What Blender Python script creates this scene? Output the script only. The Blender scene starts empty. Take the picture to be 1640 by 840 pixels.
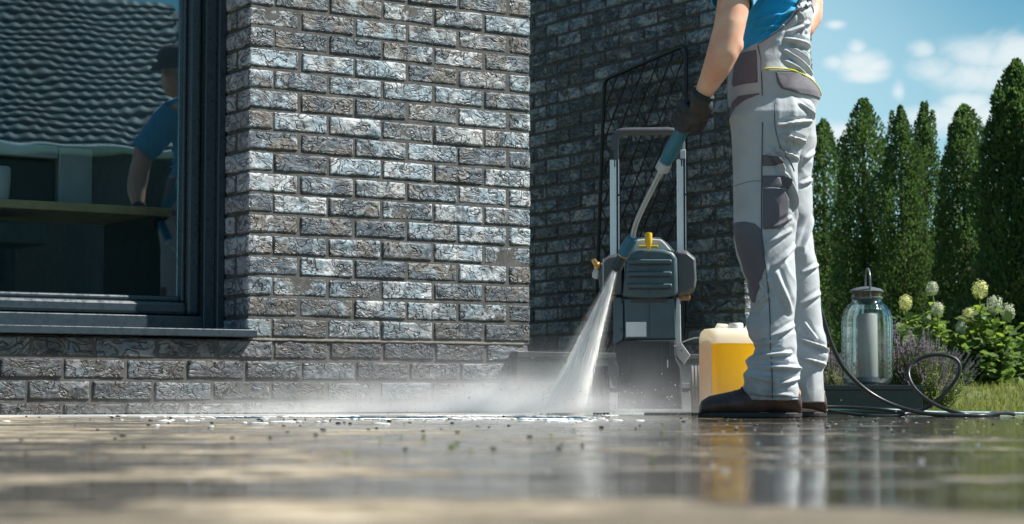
import bpy, bmesh, math, random
from math import sin, cos, pi, radians, sqrt, atan2, exp
from mathutils import Vector, Matrix, noise as mn
random.seed(7)
S = bpy.context.scene
COL = S.collection
# ------------------------------------------------------------------ camera
F = 3284.0                       # focal length in pixels of the 1640-wide photograph
PITCH = math.atan(219.0 / F)
CAMZ = 0.058
cam_d = bpy.data.cameras.new('camera'); cam = bpy.data.objects.new('camera', cam_d); COL.objects.link(cam)
cam.location = (0, 0, CAMZ); cam.rotation_euler = (pi / 2 + PITCH, 0, 0)
cam_d.sensor_width = 36; cam_d.lens = 36 * F / 1640; cam_d.clip_start = 0.05; cam_d.clip_end = 3000
cam_d.dof.use_dof = True; cam_d.dof.focus_distance = 6.9; cam_d.dof.aperture_fstop = 7.9
S.camera = cam
# ------------------------------------------------------------------ sun and sky
SUN_EL, SUN_AZ = radians(50), radians(91)       # azimuth clockwise from +Y
sd = bpy.data.lights.new('sun', 'SUN'); sun = bpy.data.objects.new('sun', sd); COL.objects.link(sun)
sd.energy = 4.1; sd.angle = radians(0.53); sd.color = (1.0, 0.955, 0.88)
sdir = Vector((sin(SUN_AZ) * cos(SUN_EL), cos(SUN_AZ) * cos(SUN_EL), sin(SUN_EL)))
sun.rotation_euler = sdir.to_track_quat('Z', 'Y').to_euler(); sun.location = sdir * 20
W = bpy.data.worlds.new('World'); S.world = W; W.use_nodes = True
S.view_settings.view_transform = 'Standard'; S.view_settings.look = 'None'
S.view_settings.gamma = 1.0; S.view_settings.exposure = 1.08
S.cycles.max_bounces = 14; S.cycles.transparent_max_bounces = 12; S.cycles.transmission_bounces = 8
S.cycles.volume_bounces = 12; S.cycles.diffuse_bounces = 4; S.cycles.glossy_bounces = 4
S.cycles.use_denoising = True; S.cycles.caustics_reflective = False; S.cycles.caustics_refractive = False
S.cycles.sample_clamp_indirect = 6.0; S.cycles.volume_step_rate = 1.0; S.cycles.volume_max_steps = 128


class G:                                                  # tiny node-graph helper
    def __init__(s, tree):
        s.t = tree; s.n = tree.nodes; s.l = tree.links
    def new(s, typ, **kw):
        nd = s.n.new(typ)
        for k, v in kw.items():
            if k == 'inp':
                for a, b in v.items():
                    s.set(nd.inputs[a], b)
            else:
                setattr(nd, k, v)
        return nd
    def set(s, sock, v):
        if isinstance(v, bpy.types.NodeSocket): s.l.new(v, sock)
        elif isinstance(v, bpy.types.Node): s.l.new(v.outputs[0], sock)
        else: sock.default_value = v
    def math(s, op, a, b=0.0, c=0.0, clamp=False):
        m = s.new('ShaderNodeMath', operation=op, use_clamp=clamp)
        s.set(m.inputs[0], a); s.set(m.inputs[1], b); s.set(m.inputs[2], c)
        return m.outputs[0]
    def vmath(s, op, a, b=(0, 0, 0)):
        m = s.new('ShaderNodeVectorMath', operation=op)
        s.set(m.inputs[0], a)
        if op == 'SCALE': s.set(m.inputs['Scale'], b)
        else: s.set(m.inputs[1], b)
        return m.outputs['Value'] if op in ('LENGTH', 'DISTANCE', 'DOT_PRODUCT') else m.outputs[0]
    def mix(s, fac, a, b, blend='MIX'):
        m = s.new('ShaderNodeMix', data_type='RGBA', blend_type=blend)
        s.set(m.inputs[0], fac)
        s.set(m.inputs[6], c4(a)); s.set(m.inputs[7], c4(b))
        return m.outputs[2]
    def ramp(s, fac, lo, hi, a=0.0, b=1.0, smooth=True):
        m = s.new('ShaderNodeMapRange', interpolation_type='SMOOTHSTEP' if smooth else 'LINEAR')
        s.set(m.inputs[0], fac)
        for i, v in enumerate((lo, hi, a, b)): s.set(m.inputs[i + 1], v)
        return m.outputs[0]
    def noise(s, vec, scale=5, detail=4, rough=0.55, dist=0.0):
        m = s.new('ShaderNodeTexNoise'); s.set(m.inputs['Vector'], vec)
        m.inputs['Scale'].default_value = scale; m.inputs['Detail'].default_value = detail
        m.inputs['Roughness'].default_value = rough; m.inputs['Distortion'].default_value = dist
        return m.outputs['Fac']
    def scalev(s, vec, sc):
        m = s.new('ShaderNodeMapping'); s.set(m.inputs[0], vec); m.inputs['Scale'].default_value = sc
        return m.outputs[0]
def c4(c):
    if isinstance(c, tuple) and len(c) == 3: return (*c, 1.0)
    return c


def ray(x, y):                                            # direction of a photograph pixel
    a = (x - 820) / F; b = (420 - y) / F
    return Vector((a, cos(PITCH) - sin(PITCH) * b, sin(PITCH) + cos(PITCH) * b))
def P(x, y, Y):                                           # point at depth Y behind a photograph pixel
    d = ray(x, y); return Vector((0, 0, CAMZ)) + d * (Y / d.y)

g = G(W.node_tree)
bgn = g.n['Background']
sky = g.new('ShaderNodeTexSky', sky_type='NISHITA', sun_disc=False, sun_elevation=SUN_EL, sun_rotation=SUN_AZ,
            air_density=1.0, dust_density=0.8, ozone_density=1.6, altitude=100)
tc = g.new('ShaderNodeTexCoord')
D = tc.outputs['Generated']
blobs = [(1372, 100, 40, 22), (1335, 100, 22, 13), (1400, 108, 30, 14), (1372, 78, 16, 14), (1385, 120, 40, 12), (1480, 80, 24, 18), (1500, 110, 46, 26), (1560, 80, 70, 36),
         (1620, 85, 60, 34), (1545, 125, 70, 30), (1700, 110, 120, 50), (1610, 125, 70, 28), (1338, 40, 16, 8), (1440, 145, 12, 18), (1545, 165, 45, 22), (1510, 190, 90, 26),
         (1600, 190, 80, 30), (1350, 215, 60, 22), (1900, 40, 130, 50), (1250, -160, 160, 60), (600, -300, 300, 90), (2500, 100, 300, 90)]
acc = None
for (bx, by, rx, ry) in blobs:
    d = ray(bx, by).normalized()
    dv = g.vmath('SUBTRACT', D, tuple(d))
    dv = g.scalev(dv, (F / rx, F / rx, F / ry))
    v = g.ramp(g.vmath('LENGTH', dv), 1.7, 0.0)
    acc = v if acc is None else g.math('MAXIMUM', acc, v)
nz = g.noise(g.scalev(D, (1, 1, 1.7)), 26, 7, 0.58, 0.4)
wide = g.ramp(g.noise(g.scalev(D, (1, 1, 2.5)), 3.2, 6, 0.6, 0.3), 0.55, 0.75)
wide = g.math('MULTIPLY', wide, g.ramp(g.vmath('DOT_PRODUCT', D, tuple(ray(1480, 120).normalized())), 0.985, 0.95))
cm = g.math('ADD', g.math('MULTIPLY', acc, 1.0), g.math('MULTIPLY', g.math('SUBTRACT', nz, 0.5), 1.9))
cm = g.math('MULTIPLY', g.ramp(cm, 0.05, 1.15), g.ramp(acc, 0.0, 0.35))
cm = g.math('MAXIMUM', cm, wide)
tint = g.mix(1.0, sky.outputs[0], (0.105, 0.28, 0.305), 'MULTIPLY')
sx = g.new('ShaderNodeSeparateXYZ', inp={0: D})
tint = g.mix(g.ramp(sx.outputs[2], 0.24, 0.04, 0.0, 0.8), tint, (1.75, 2.65, 3.0))
veil = g.ramp(g.vmath('DISTANCE', D, tuple(ray(1180, 150).normalized())), 0.15, 0.03, 0.0, 0.6)
tint = g.mix(veil, tint, (1.75, 2.6, 2.95))
skyc = g.mix(g.math('MULTIPLY', cm, 0.88), tint, (2.65, 2.9, 2.97))
g.l.new(skyc, bgn.inputs[0]); bgn.inputs[1].default_value = 0.15

# ------------------------------------------------------------------ mesh helpers
class MB:
    def __init__(s): s.v = []; s.f = []; s.mi = []; s.cur = 0
    def face(s, *idx): s.f.append(tuple(idx)); s.mi.append(s.cur)
    def box(s, x0, x1, y0, y1, z0, z1, M=None):
        b = len(s.v)
        for z in (z0, z1):
            for (x, y) in ((x0, y0), (x1, y0), (x1, y1), (x0, y1)):
                p = Vector((x, y, z)); s.v.append(M @ p if M else p)
        for q in ((3, 2, 1, 0), (4, 5, 6, 7), (0, 1, 5, 4), (1, 2, 6, 5), (2, 3, 7, 6), (3, 0, 4, 7)):
            s.face(*[b + i for i in q])
        return s
    def ring_loft(s, rings, cap=True, close=True):        # rings: lists of points, equal length
        b = len(s.v); n = len(rings[0])
        for r in rings: s.v.extend(Vector(p) for p in r)
        for i in range(len(rings) - 1):
            for j in range(n if close else n - 1):
                k = (j + 1) % n
                s.face(b + i * n + j, b + i * n + k, b + (i + 1) * n + k, b + (i + 1) * n + j)
        if cap and close:
            s.face(*[b + j for j in range(n)][::-1]); s.face(*[b + (len(rings) - 1) * n + j for j in range(n)])
        return s
    def tube(s, pts, rad, seg=10, flat=1.0, up=None, cap=True):
        pts = [Vector(p) for p in pts]; n = len(pts)
        if not isinstance(rad, (list, tuple)): rad = [rad] * n
        rings = []; ref = Vector(up) if up else None
        for i, p in enumerate(pts):
            t = (pts[min(i + 1, n - 1)] - pts[max(i - 1, 0)]).normalized()
            if ref is None: ref = Vector((0, 0, 1)) if abs(t.z) < 0.9 else Vector((0, 1, 0))
            a = (ref - t * ref.dot(t)); a.normalize(); bb = t.cross(a)
            if not up: ref = a
            r = rad[i]; r1, r2 = r if isinstance(r, (tuple, list)) else (r, r * flat)
            rings.append([p + a * (r1 * cos(2 * pi * j / seg)) + bb * (r2 * sin(2 * pi * j / seg)) for j in range(seg)])
        return s.ring_loft(rings, cap)
    def lathe(s, prof, c=(0, 0, 0), seg=32, M=None, cap=True):
        c = Vector(c); rings = []
        for (r, z) in prof:
            rings.append([(M @ Vector((r * cos(2 * pi * j / seg), r * sin(2 * pi * j / seg), z)) if M else Vector((r * cos(2 * pi * j / seg), r * sin(2 * pi * j / seg), z))) + c for j in range(seg)])
        return s.ring_loft(rings, cap)
    def prism(s, poly, y0, y1):                           # polygon in xz extruded along y (bulge kept simple)
        return s.ring_loft([[(x, y0, z) for x, z in poly], [(x, y1, z) for x, z in poly]])
    def ball(s, c, r, seg=14, rings=9, M=None):
        c = Vector(c); r = Vector(r) if isinstance(r, (tuple, list)) else Vector((r, r, r))
        out = []
        for i in range(rings + 1):
            ph = pi * (i + 0.04 * (1 if i == 0 else -1 if i == rings else 0)) / rings
            out.append([c + ((M @ Vector((r.x * sin(ph) * cos(2 * pi * j / seg), r.y * sin(ph) * sin(2 * pi * j / seg), r.z * cos(ph)))) if M else Vector((r.x * sin(ph) * cos(2 * pi * j / seg), r.y * sin(ph) * sin(2 * pi * j / seg), r.z * cos(ph)))) for j in range(seg)])
        return s.ring_loft(out)
    def build(s, name, mat=None, parent=None, smooth=False, bevel=0, loc=None, normals=True):
        me = bpy.data.meshes.new(name); me.from_pydata([tuple(p) for p in s.v], [], s.f)
        mats = mat if isinstance(mat, (list, tuple)) else [mat]
        for m in mats: me.materials.append(m)
        if len(mats) > 1: me.polygons.foreach_set('material_index', s.mi)
        if normals:
            bm = bmesh.new(); bm.from_mesh(me); bmesh.ops.recalc_face_normals(bm, faces=bm.faces); bm.to_mesh(me); bm.free()
        if smooth:
            me.polygons.foreach_set('use_smooth', [True] * len(me.polygons))
            if smooth != 'all': me.set_sharp_from_angle(angle=radians(42))
        o = bpy.data.objects.new(name, me); COL.objects.link(o)
        if parent: o.parent = parent
        if loc: o.location = loc
        if bevel:
            b = o.modifiers.new('bevel', 'BEVEL'); b.width = bevel; b.segments = 2; b.limit_method = 'ANGLE'; b.angle_limit = radians(35)
        return o
def remesh(o, vox, smooth=4, mat=None):
    r = o.modifiers.new('remesh', 'REMESH'); r.mode = 'VOXEL'; r.voxel_size = vox; r.use_smooth_shade = True
    m = o.modifiers.new('smooth', 'SMOOTH'); m.iterations = smooth; m.factor = 0.6
    return o
def thing(name, label, cat, loc=(0, 0, 0), rot=0, group=None):
    o = bpy.data.objects.new(name, None); COL.objects.link(o); o.empty_display_size = 0.1
    o.location = loc; o.rotation_euler = (0, 0, rot); o['label'] = label; o['category'] = cat
    if group: o['group'] = group
    return o
def tag(o, label, cat, group=None):
    o['label'] = label; o['category'] = cat
    if group: o['group'] = group
    return o
def kindof(o, k, label=None):
    o['kind'] = k
    if label: o['label'] = label
    return o
def lerp_tab(tab, v):                                     # [(key, value...)] piecewise smooth
    if v <= tab[0][0]: return tab[0][1:] if len(tab[0]) > 2 else tab[0][1]
    for a, b in zip(tab, tab[1:]):
        if v <= b[0]:
            t = (v - a[0]) / (b[0] - a[0]); t = t * t * (3 - 2 * t) * 0.5 + t * 0.5
            r = tuple(p + (q - p) * t for p, q in zip(a[1:], b[1:]))
            return r if len(r) > 1 else r[0]
    return tab[-1][1:] if len(tab[-1]) > 2 else tab[-1][1]
def spline(pts, n=8):                                     # catmull-rom through points
    pts = [Vector(p) for p in pts]; out = []
    for i in range(len(pts) - 1):
        p0 = pts[max(i - 1, 0)]; p1 = pts[i]; p2 = pts[i + 1]; p3 = pts[min(i + 2, len(pts) - 1)]
        for k in range(n):
            t = k / n
            out.append(0.5 * ((2 * p1) + (p2 - p0) * t + (2 * p0 - 5 * p1 + 4 * p2 - p3) * t * t + (3 * p1 - p0 - 3 * p2 + p3) * t ** 3))
    out.append(pts[-1]); return out

# ------------------------------------------------------------------ materials
def mat(name, col, rough=0.6, metal=0.0, var=0.12, vscale=20, bump=0.0, bscale=80, col2=None, spec=0.5, **extra):
    m = bpy.data.materials.new(name); m.use_nodes = True; g = G(m.node_tree)
    b = g.n['Principled BSDF']; tc = g.new('ShaderNodeTexCoord'); v = tc.outputs['Object']
    if col2 is None: col2 = tuple(max(0, c * (1 - var * 2)) for c in col)
    nz = g.noise(v, vscale, 5, 0.6)
    g.l.new(g.mix(g.ramp(nz, 0.35, 0.68), col, col2), b.inputs['Base Color'])
    b.inputs['Metallic'].default_value = metal
    b.inputs['Specular IOR Level'].default_value = spec
    if metal < .4: g.l.new(g.ramp(g.noise(v, vscale * 2.3, 4), 0.3, 0.7, max(0, rough - 0.08), min(1, rough + 0.1)), b.inputs['Roughness'])
    else: b.inputs['Roughness'].default_value = rough
    if bump:
        bp = g.new('ShaderNodeBump'); bp.inputs['Strength'].default_value = 0.6; bp.inputs['Distance'].default_value = bump
        g.l.new(g.noise(v, bscale, 6, 0.6), bp.inputs['Height']); g.l.new(bp.outputs[0], b.inputs['Normal'])
    for k, x in extra.items(): b.inputs[k.replace('_', ' ')].default_value = x
    return m
M = {}
def brick_material(name, wet=0.0, dark=0.0, pale=0.0):
    m = bpy.data.materials.new(name); m.use_nodes = True; g = G(m.node_tree); b = g.n['Principled BSDF']
    tc = g.new('ShaderNodeTexCoord'); oi = g.new('ShaderNodeObjectInfo')
    off = g.new('ShaderNodeCombineXYZ'); r = oi.outputs['Random']
    g.set(off.inputs[0], g.math('MULTIPLY', r, 37.0)); g.set(off.inputs[1], g.math('MULTIPLY', r, 91.0)); g.set(off.inputs[2], g.math('MULTIPLY', r, 53.0))
    v = g.vmath('ADD', tc.outputs['Object'], off.outputs[0])
    r2 = g.math('FRACT', g.math('MULTIPLY', r, 17.31)); r3 = g.math('FRACT', g.math('MULTIPLY', r, 57.7)); r4 = g.math('FRACT', g.math('MULTIPLY', r, 131.3))
    big = g.noise(g.scalev(v, (1, 1, 1.3)), 13, 5, 0.6, 0.8)
    fine = g.noise(v, 60, 7, 0.7, 0.5)
    mixn = g.math('ADD', g.math('MULTIPLY', big, 0.62), g.math('MULTIPLY', fine, 0.38))
    th = g.ramp(r2, 0, 1, -0.07, 0.12, smooth=False)
    white = g.ramp(g.math('SUBTRACT', mixn, th), 0.42, 0.58)
    hue = g.noise(v, 8, 3)
    darkc = g.mix(g.ramp(hue, 0.45, 0.62), (0.075, 0.100, 0.125), (0.14, 0.125, 0.11))
    lite = g.mix(g.ramp(g.noise(v, 11, 3, 0.5, 0.2), 0.42, 0.62), (0.28, 0.365, 0.42), (0.53, 0.55, 0.57))
    lite = g.mix(g.math('MULTIPLY', g.ramp(r3, 0.8, 1.0), 0.4), lite, (0.42, 0.37, 0.30))
    if pale:                                              # sky light painted into the colour of the brick ends towards the window
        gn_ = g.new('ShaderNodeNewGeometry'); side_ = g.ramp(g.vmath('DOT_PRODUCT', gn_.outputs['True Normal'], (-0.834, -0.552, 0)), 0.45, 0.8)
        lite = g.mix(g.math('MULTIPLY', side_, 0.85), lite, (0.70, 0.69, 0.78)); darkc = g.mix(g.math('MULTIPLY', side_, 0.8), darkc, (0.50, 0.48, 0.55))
    col = g.mix(white, darkc, lite)
    # dark fissures
    w = g.new('ShaderNodeTexNoise'); g.set(w.inputs['Vector'], g.scalev(v, (1, 1, 1.5))); w.inputs['Scale'].default_value = 13; w.inputs['Detail'].default_value = 3; w.inputs['Distortion'].default_value = 1.4
    fis = g.math('ABSOLUTE', g.math('SUBTRACT', w.outputs['Fac'], 0.5))
    fm = g.math('MULTIPLY', g.ramp(fis, 0.034, 0.0), g.ramp(r4, 0.0, 0.8, 0.55, 1.0))
    col = g.mix(g.math('MULTIPLY', fm, 0.8), col, (0.03, 0.032, 0.036))
    spk = g.ramp(g.noise(v, 150, 3, 0.6), 0.60, 0.70)
    col = g.mix(g.math('MULTIPLY', spk, 0.5), col, (0.05, 0.055, 0.06))
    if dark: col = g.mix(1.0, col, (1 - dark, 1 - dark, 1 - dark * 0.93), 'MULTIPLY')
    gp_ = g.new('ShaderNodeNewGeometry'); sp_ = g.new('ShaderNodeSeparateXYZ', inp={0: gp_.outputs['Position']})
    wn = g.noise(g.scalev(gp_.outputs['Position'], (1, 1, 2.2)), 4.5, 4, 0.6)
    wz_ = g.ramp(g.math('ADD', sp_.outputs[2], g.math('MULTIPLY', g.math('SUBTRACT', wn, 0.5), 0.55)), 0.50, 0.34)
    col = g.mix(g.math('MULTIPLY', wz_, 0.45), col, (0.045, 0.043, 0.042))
    g.l.new(col, b.inputs['Base Color'])
    g.l.new(g.ramp(fine, 0.35, 0.7, 0.32, 0.7), b.inputs['Roughness']); b.inputs['Specular IOR Level'].default_value = 0.55
    h = g.math('ADD', g.math('MULTIPLY', g.ramp(fis, 0.0, 0.05), 1.0), g.math('MULTIPLY', fine, 0.7))
    h = g.math('ADD', h, g.math('MULTIPLY', big, 0.9))
    bp = g.new('ShaderNodeBump'); bp.inputs['Strength'].default_value = 1.0; bp.inputs['Distance'].default_value = 0.008
    g.l.new(h, bp.inputs['Height']); g.l.new(bp.outputs[0], b.inputs['Normal'])
    return m
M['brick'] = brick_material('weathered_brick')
M['brick_pale'] = brick_material('painted_skylight_brick', pale=0.07)
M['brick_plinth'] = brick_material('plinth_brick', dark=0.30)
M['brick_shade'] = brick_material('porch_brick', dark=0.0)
M['mortar'] = mat('mortar', (0.112, 0.107, 0.100), 0.9, var=0.2, vscale=30, bump=0.003, bscale=170)
M['frame'] = mat('anthracite_frame', (0.030, 0.045, 0.058), 0.30, var=0.02, bump=0.0004, bscale=400)
M['seal'] = mat('black_seal', (0.01, 0.011, 0.012), 0.5)
M['stone'] = mat('dark_granite', (0.034, 0.037, 0.039), 0.30, var=0.25, vscale=140, bump=0.0008, bscale=260)
M['blackmetal'] = mat('black_metal', (0.018, 0.02, 0.023), 0.4, var=0.1, metal=0.0)
M['alu'] = mat('aluminium', (0.80, 0.81, 0.82), 0.38, metal=0.45, var=0.02, vscale=3)
M['slot'] = mat('dark_slot', (0.05, 0.052, 0.055), 0.5)
M['teal'] = mat('petrol_plastic', (0.068, 0.108, 0.124), 0.38, var=0.06, bump=0.0004, bscale=500)
M['tealdark'] = mat('petrol_plastic_dark', (0.045, 0.07, 0.085), 0.45, var=0.1, bump=0.0004, bscale=500)
M['grey'] = mat('grey_plastic', (0.085, 0.088, 0.095), 0.42, var=0.06, bump=0.0004, bscale=500)
M['black'] = mat('black_plastic', (0.022, 0.024, 0.027), 0.42, var=0.1)
M['palegrey'] = mat('pale_plastic', (0.58, 0.61, 0.63), 0.35, var=0.05)
M['lancegrip'] = mat('blue_lance_sleeve', (0.035, 0.20, 0.30), 0.35, var=0.06)
M['steel'] = mat('steel_tube', (0.62, 0.68, 0.72), 0.3, metal=0.6, var=0.02, vscale=3)
M['yellow'] = mat('yellow_plastic', (0.85, 0.52, 0.02), 0.35, var=0.06)
M['brass'] = mat('brass', (0.80, 0.50, 0.20), 0.3, metal=0.9, var=0.1)
M['white'] = mat('white_plastic', (0.78, 0.79, 0.79), 0.4, var=0.04)
M['tyre'] = mat('tyre_rubber', (0.16, 0.16, 0.16), 0.75, var=0.15, bump=0.001, bscale=120)
M['rubber'] = mat('black_rubber', (0.022, 0.025, 0.028), 0.38, var=0.1)
M['greenrubber'] = mat('green_rubber', (0.02, 0.10, 0.065), 0.4, var=0.1)
M['glove'] = mat('glove_knit', (0.060, 0.060, 0.064), 0.8, var=0.2, bump=0.0015, bscale=350)
M['leather'] = mat('boot_leather', (0.095, 0.056, 0.045), 0.5, var=0.25, vscale=30, bump=0.0015, bscale=120)
M['sole'] = mat('boot_sole', (0.035, 0.03, 0.028), 0.6, var=0.15)
M['tan'] = mat('tan_collar', (0.45, 0.25, 0.13), 0.7, var=0.1)
M['hair'] = mat('brown_hair', (0.06, 0.035, 0.02), 0.6, bump=0.002, bscale=200)
M['capcloth'] = mat('dark_cap_cloth', (0.02, 0.03, 0.04), 0.8, bump=0.0006, bscale=400)
M['eye'] = mat('eye', (0.5, 0.48, 0.45), 0.2)
M['wood'] = mat('light_oak', (0.85, 0.64, 0.30), 0.5, col2=(0.72, 0.50, 0.22), vscale=14)
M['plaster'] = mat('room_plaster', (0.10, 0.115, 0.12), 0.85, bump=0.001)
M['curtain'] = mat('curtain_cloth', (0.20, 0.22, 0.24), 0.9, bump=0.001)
M['render'] = mat('dark_render', (0.05, 0.06, 0.065), 0.85, bump=0.002)
M['candle'] = mat('white_candle_wax', (0.85, 0.85, 0.86), 0.5, var=0.02, Subsurface_Weight=0.3)
M['cork'] = mat('cork', (0.45, 0.28, 0.16), 0.8, var=0.2, vscale=90)
M['pewter'] = mat('pewter_lid', (0.20, 0.21, 0.22), 0.36, metal=0.5, var=0.1)
M['tile'] = mat('slate_roof_tile', (0.10, 0.165, 0.195), 0.62, var=0.25, vscale=6, bump=0.002, bscale=60)
def cloth(name, col, weave=900, sheen=0.2, rough=0.78, bmp=0.0012, dirt=False):
    m = mat(name, col, rough, var=0.07, vscale=9); g = G(m.node_tree); b = g.n['Principled BSDF']
    tc = g.n['Texture Coordinate'] if 'Texture Coordinate' in g.n else g.new('ShaderNodeTexCoord')
    v = tc.outputs['Object']
    a = g.noise(g.scalev(v, (1, 1, 0.6)), 24, 5, 0.55, 1.2); w = g.noise(v, weave, 2)
    h = g.math('ADD', a, g.math('MULTIPLY', w, 0.05))
    bp = g.new('ShaderNodeBump'); bp.inputs['Strength'].default_value = 0.5; bp.inputs['Distance'].default_value = bmp * 4
    g.l.new(h, bp.inputs['Height']); g.l.new(bp.outputs[0], b.inputs['Normal'])
    if dirt:
        src = b.inputs['Base Color'].links[0].from_socket; sp_ = g.new('ShaderNodeSeparateXYZ', inp={0: v})
        dn_ = g.ramp(g.math('ADD', sp_.outputs[2], g.math('MULTIPLY', g.math('SUBTRACT', g.noise(v, 22, 5, 0.65), 0.5), 0.30)), 0.14, 0.02)
        spots = g.ramp(g.noise(v, 38, 4, 0.7), 0.64, 0.72); low_ = g.ramp(sp_.outputs[2], 0.7, 0.0, 0.0, 0.35)
        cc_ = g.mix(g.math('MULTIPLY', dn_, 0.6), src, (0.20, 0.19, 0.18)); cc_ = g.mix(g.math('MULTIPLY', spots, low_), cc_, (0.18, 0.16, 0.14))
        g.l.new(cc_, b.inputs['Base Color'])
    b.inputs['Sheen Weight'].default_value = sheen; b.inputs['Specular IOR Level'].default_value = 0.25
    return m
M['drill'] = cloth('light_grey_drill', (0.46, 0.485, 0.51), dirt=True)
M['drilldark'] = cloth('dark_grey_drill', (0.145, 0.135, 0.155))
M['piping'] = cloth('yellow_piping', (0.72, 0.66, 0.06))
M['seam'] = cloth('seam_thread', (0.10, 0.12, 0.14))
M['shirt'] = cloth('blue_jersey', (0.008, 0.38, 0.72), sheen=0.3)
m = mat('skin', (0.86, 0.51, 0.35), 0.45, col2=(0.80, 0.38, 0.26), vscale=14, bump=0.0006, bscale=160)
b = m.node_tree.nodes['Principled BSDF']; b.inputs['Subsurface Weight'].default_value = 0.25; b.inputs['Subsurface Radius'].default_value = (0.02, 0.008, 0.004); M['skin'] = m
def leafmat(name, c1, c2, tr=0.35):
    m = bpy.data.materials.new(name); m.use_nodes = True; g = G(m.node_tree); b = g.n['Principled BSDF']
    geo = g.new('ShaderNodeNewGeometry'); r = geo.outputs['Random Per Island']
    col = g.mix(g.ramp(r, 0, 1, smooth=False), c1, c2)
    oi_ = g.new('ShaderNodeObjectInfo'); col = g.mix(g.math('MULTIPLY', oi_.outputs['Random'], .3), col, tuple(x * .55 for x in c1)); tco = g.new('ShaderNodeTexCoord')
    if name == 'thuja_foliage': col = g.mix(g.math('MULTIPLY', g.ramp(g.noise(tco.outputs['Object'], 3.2, 4, .6), .60, .74), .55), col, (.13, .10, .035))
    g.l.new(col, b.inputs['Base Color']); b.inputs['Roughness'].default_value = 0.55
    t = g.new('ShaderNodeBsdfTranslucent'); g.l.new(g.mix(0.5, col, tuple(min(1, x * 2.4) for x in c2)), t.inputs[0])
    mx = g.new('ShaderNodeMixShader'); mx.inputs[0].default_value = tr
    g.l.new(b.outputs[0], mx.inputs[1]); g.l.new(t.outputs[0], mx.inputs[2]); g.l.new(mx.outputs[0], g.n['Material Output'].inputs[0])
    return m
M['thuja'] = leafmat('thuja_foliage', (0.034, 0.074, 0.024), (0.085, 0.150, 0.036), 0.42)
M['grass'] = leafmat('grass_blades', (0.10, 0.15, 0.025), (0.24, 0.24, 0.06), 0.4)
M['leaf'] = leafmat('hydrangea_leaf', (0.10, 0.19, 0.03), (0.22, 0.30, 0.04), 0.45)
M['leafdeep'] = leafmat('hydrangea_leaf_deep', (0.04, 0.09, 0.02), (0.13, 0.20, 0.04), 0.4)
M['lavleaf'] = leafmat('lavender_leaf', (0.12, 0.17, 0.05), (0.26, 0.30, 0.11), 0.4)
M['lavender'] = leafmat('lavender_flower', (0.13, 0.105, 0.13), (0.27, 0.225, 0.26), 0.3)
M['petal'] = leafmat('hydrangea_petal', (0.56, 0.62, 0.12), (0.82, 0.78, 0.34), 0.4)
M['petalwhite'] = leafmat('white_hydrangea_petal', (0.42, 0.50, 0.27), (0.62, 0.64, 0.42), 0.35)
M['bark'] = mat('bark', (0.10, 0.07, 0.045), 0.9, bump=0.004, bscale=40)
M['soil'] = mat('soil', (0.045, 0.036, 0.028), 0.95, var=0.3, bump=0.01, bscale=30)
# plain glass for the window: clear pane with a mirror-like coat
m = bpy.data.materials.new('window_glass'); m.use_nodes = True; g = G(m.node_tree)
g.n.remove(g.n['Principled BSDF'])
tr = g.new('ShaderNodeBsdfTransparent'); tr.inputs[0].default_value = (0.88, 0.95, 0.96, 1)
gl = g.new('ShaderNodeBsdfGlossy'); gl.inputs['Roughness'].default_value = 0.0; gl.inputs[0].default_value = (0.72, 0.92, 1, 1)
fr = g.new('ShaderNodeFresnel'); fr.inputs[0].default_value = 1.5
fac = g.math('ADD', g.math('MULTIPLY', fr.outputs[0], 1.0), 0.095)
tcg = g.new('ShaderNodeTexCoord'); bp = g.new('ShaderNodeBump'); bp.inputs['Strength'].default_value = 0.4; bp.inputs['Distance'].default_value = 0.0012
g.l.new(g.noise(tcg.outputs['Object'], 3.5, 1), bp.inputs['Height']); g.l.new(bp.outputs[0], gl.inputs['Normal'])
mx = g.new('ShaderNodeMixShader'); g.l.new(fac, mx.inputs[0]); g.l.new(tr.outputs[0], mx.inputs[1]); g.l.new(gl.outputs[0], mx.inputs[2])
g.l.new(mx.outputs[0], g.n['Material Output'].inputs[0]); M['glass'] = m
# hammered lantern glass
m = bpy.data.materials.new('lantern_glass'); m.use_nodes = True; g = G(m.node_tree); b = g.n['Principled BSDF']
g.n.remove(b)
tr = g.new('ShaderNodeBsdfTransparent'); tr.inputs[0].default_value = (0.93, 0.97, 0.95, 1)
gs = g.new('ShaderNodeBsdfRefraction'); gs.inputs['Color'].default_value = (0.94, 0.98, 0.95, 1); gs.inputs['IOR'].default_value = 1.12; gs.inputs['Roughness'].default_value = 0.03
gl = g.new('ShaderNodeBsdfGlossy'); gl.inputs['Roughness'].default_value = 0.06; gl.inputs[0].default_value = (0.85, 0.90, 0.88, 1)
mx0 = g.new('ShaderNodeMixShader'); mx0.inputs[0].default_value = 0.6; g.l.new(tr.outputs[0], mx0.inputs[1]); g.l.new(gs.outputs[0], mx0.inputs[2])
fr = g.new('ShaderNodeLayerWeight'); fr.inputs[0].default_value = 0.35
mx = g.new('ShaderNodeMixShader'); g.l.new(g.math('ADD', g.math('MULTIPLY', fr.outputs['Facing'], 0.32), 0.04), mx.inputs[0])
g.l.new(mx0.outputs[0], mx.inputs[1]); g.l.new(gl.outputs[0], mx.inputs[2]); g.l.new(mx.outputs[0], g.n['Material Output'].inputs[0]); M['jarglass'] = m
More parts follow.
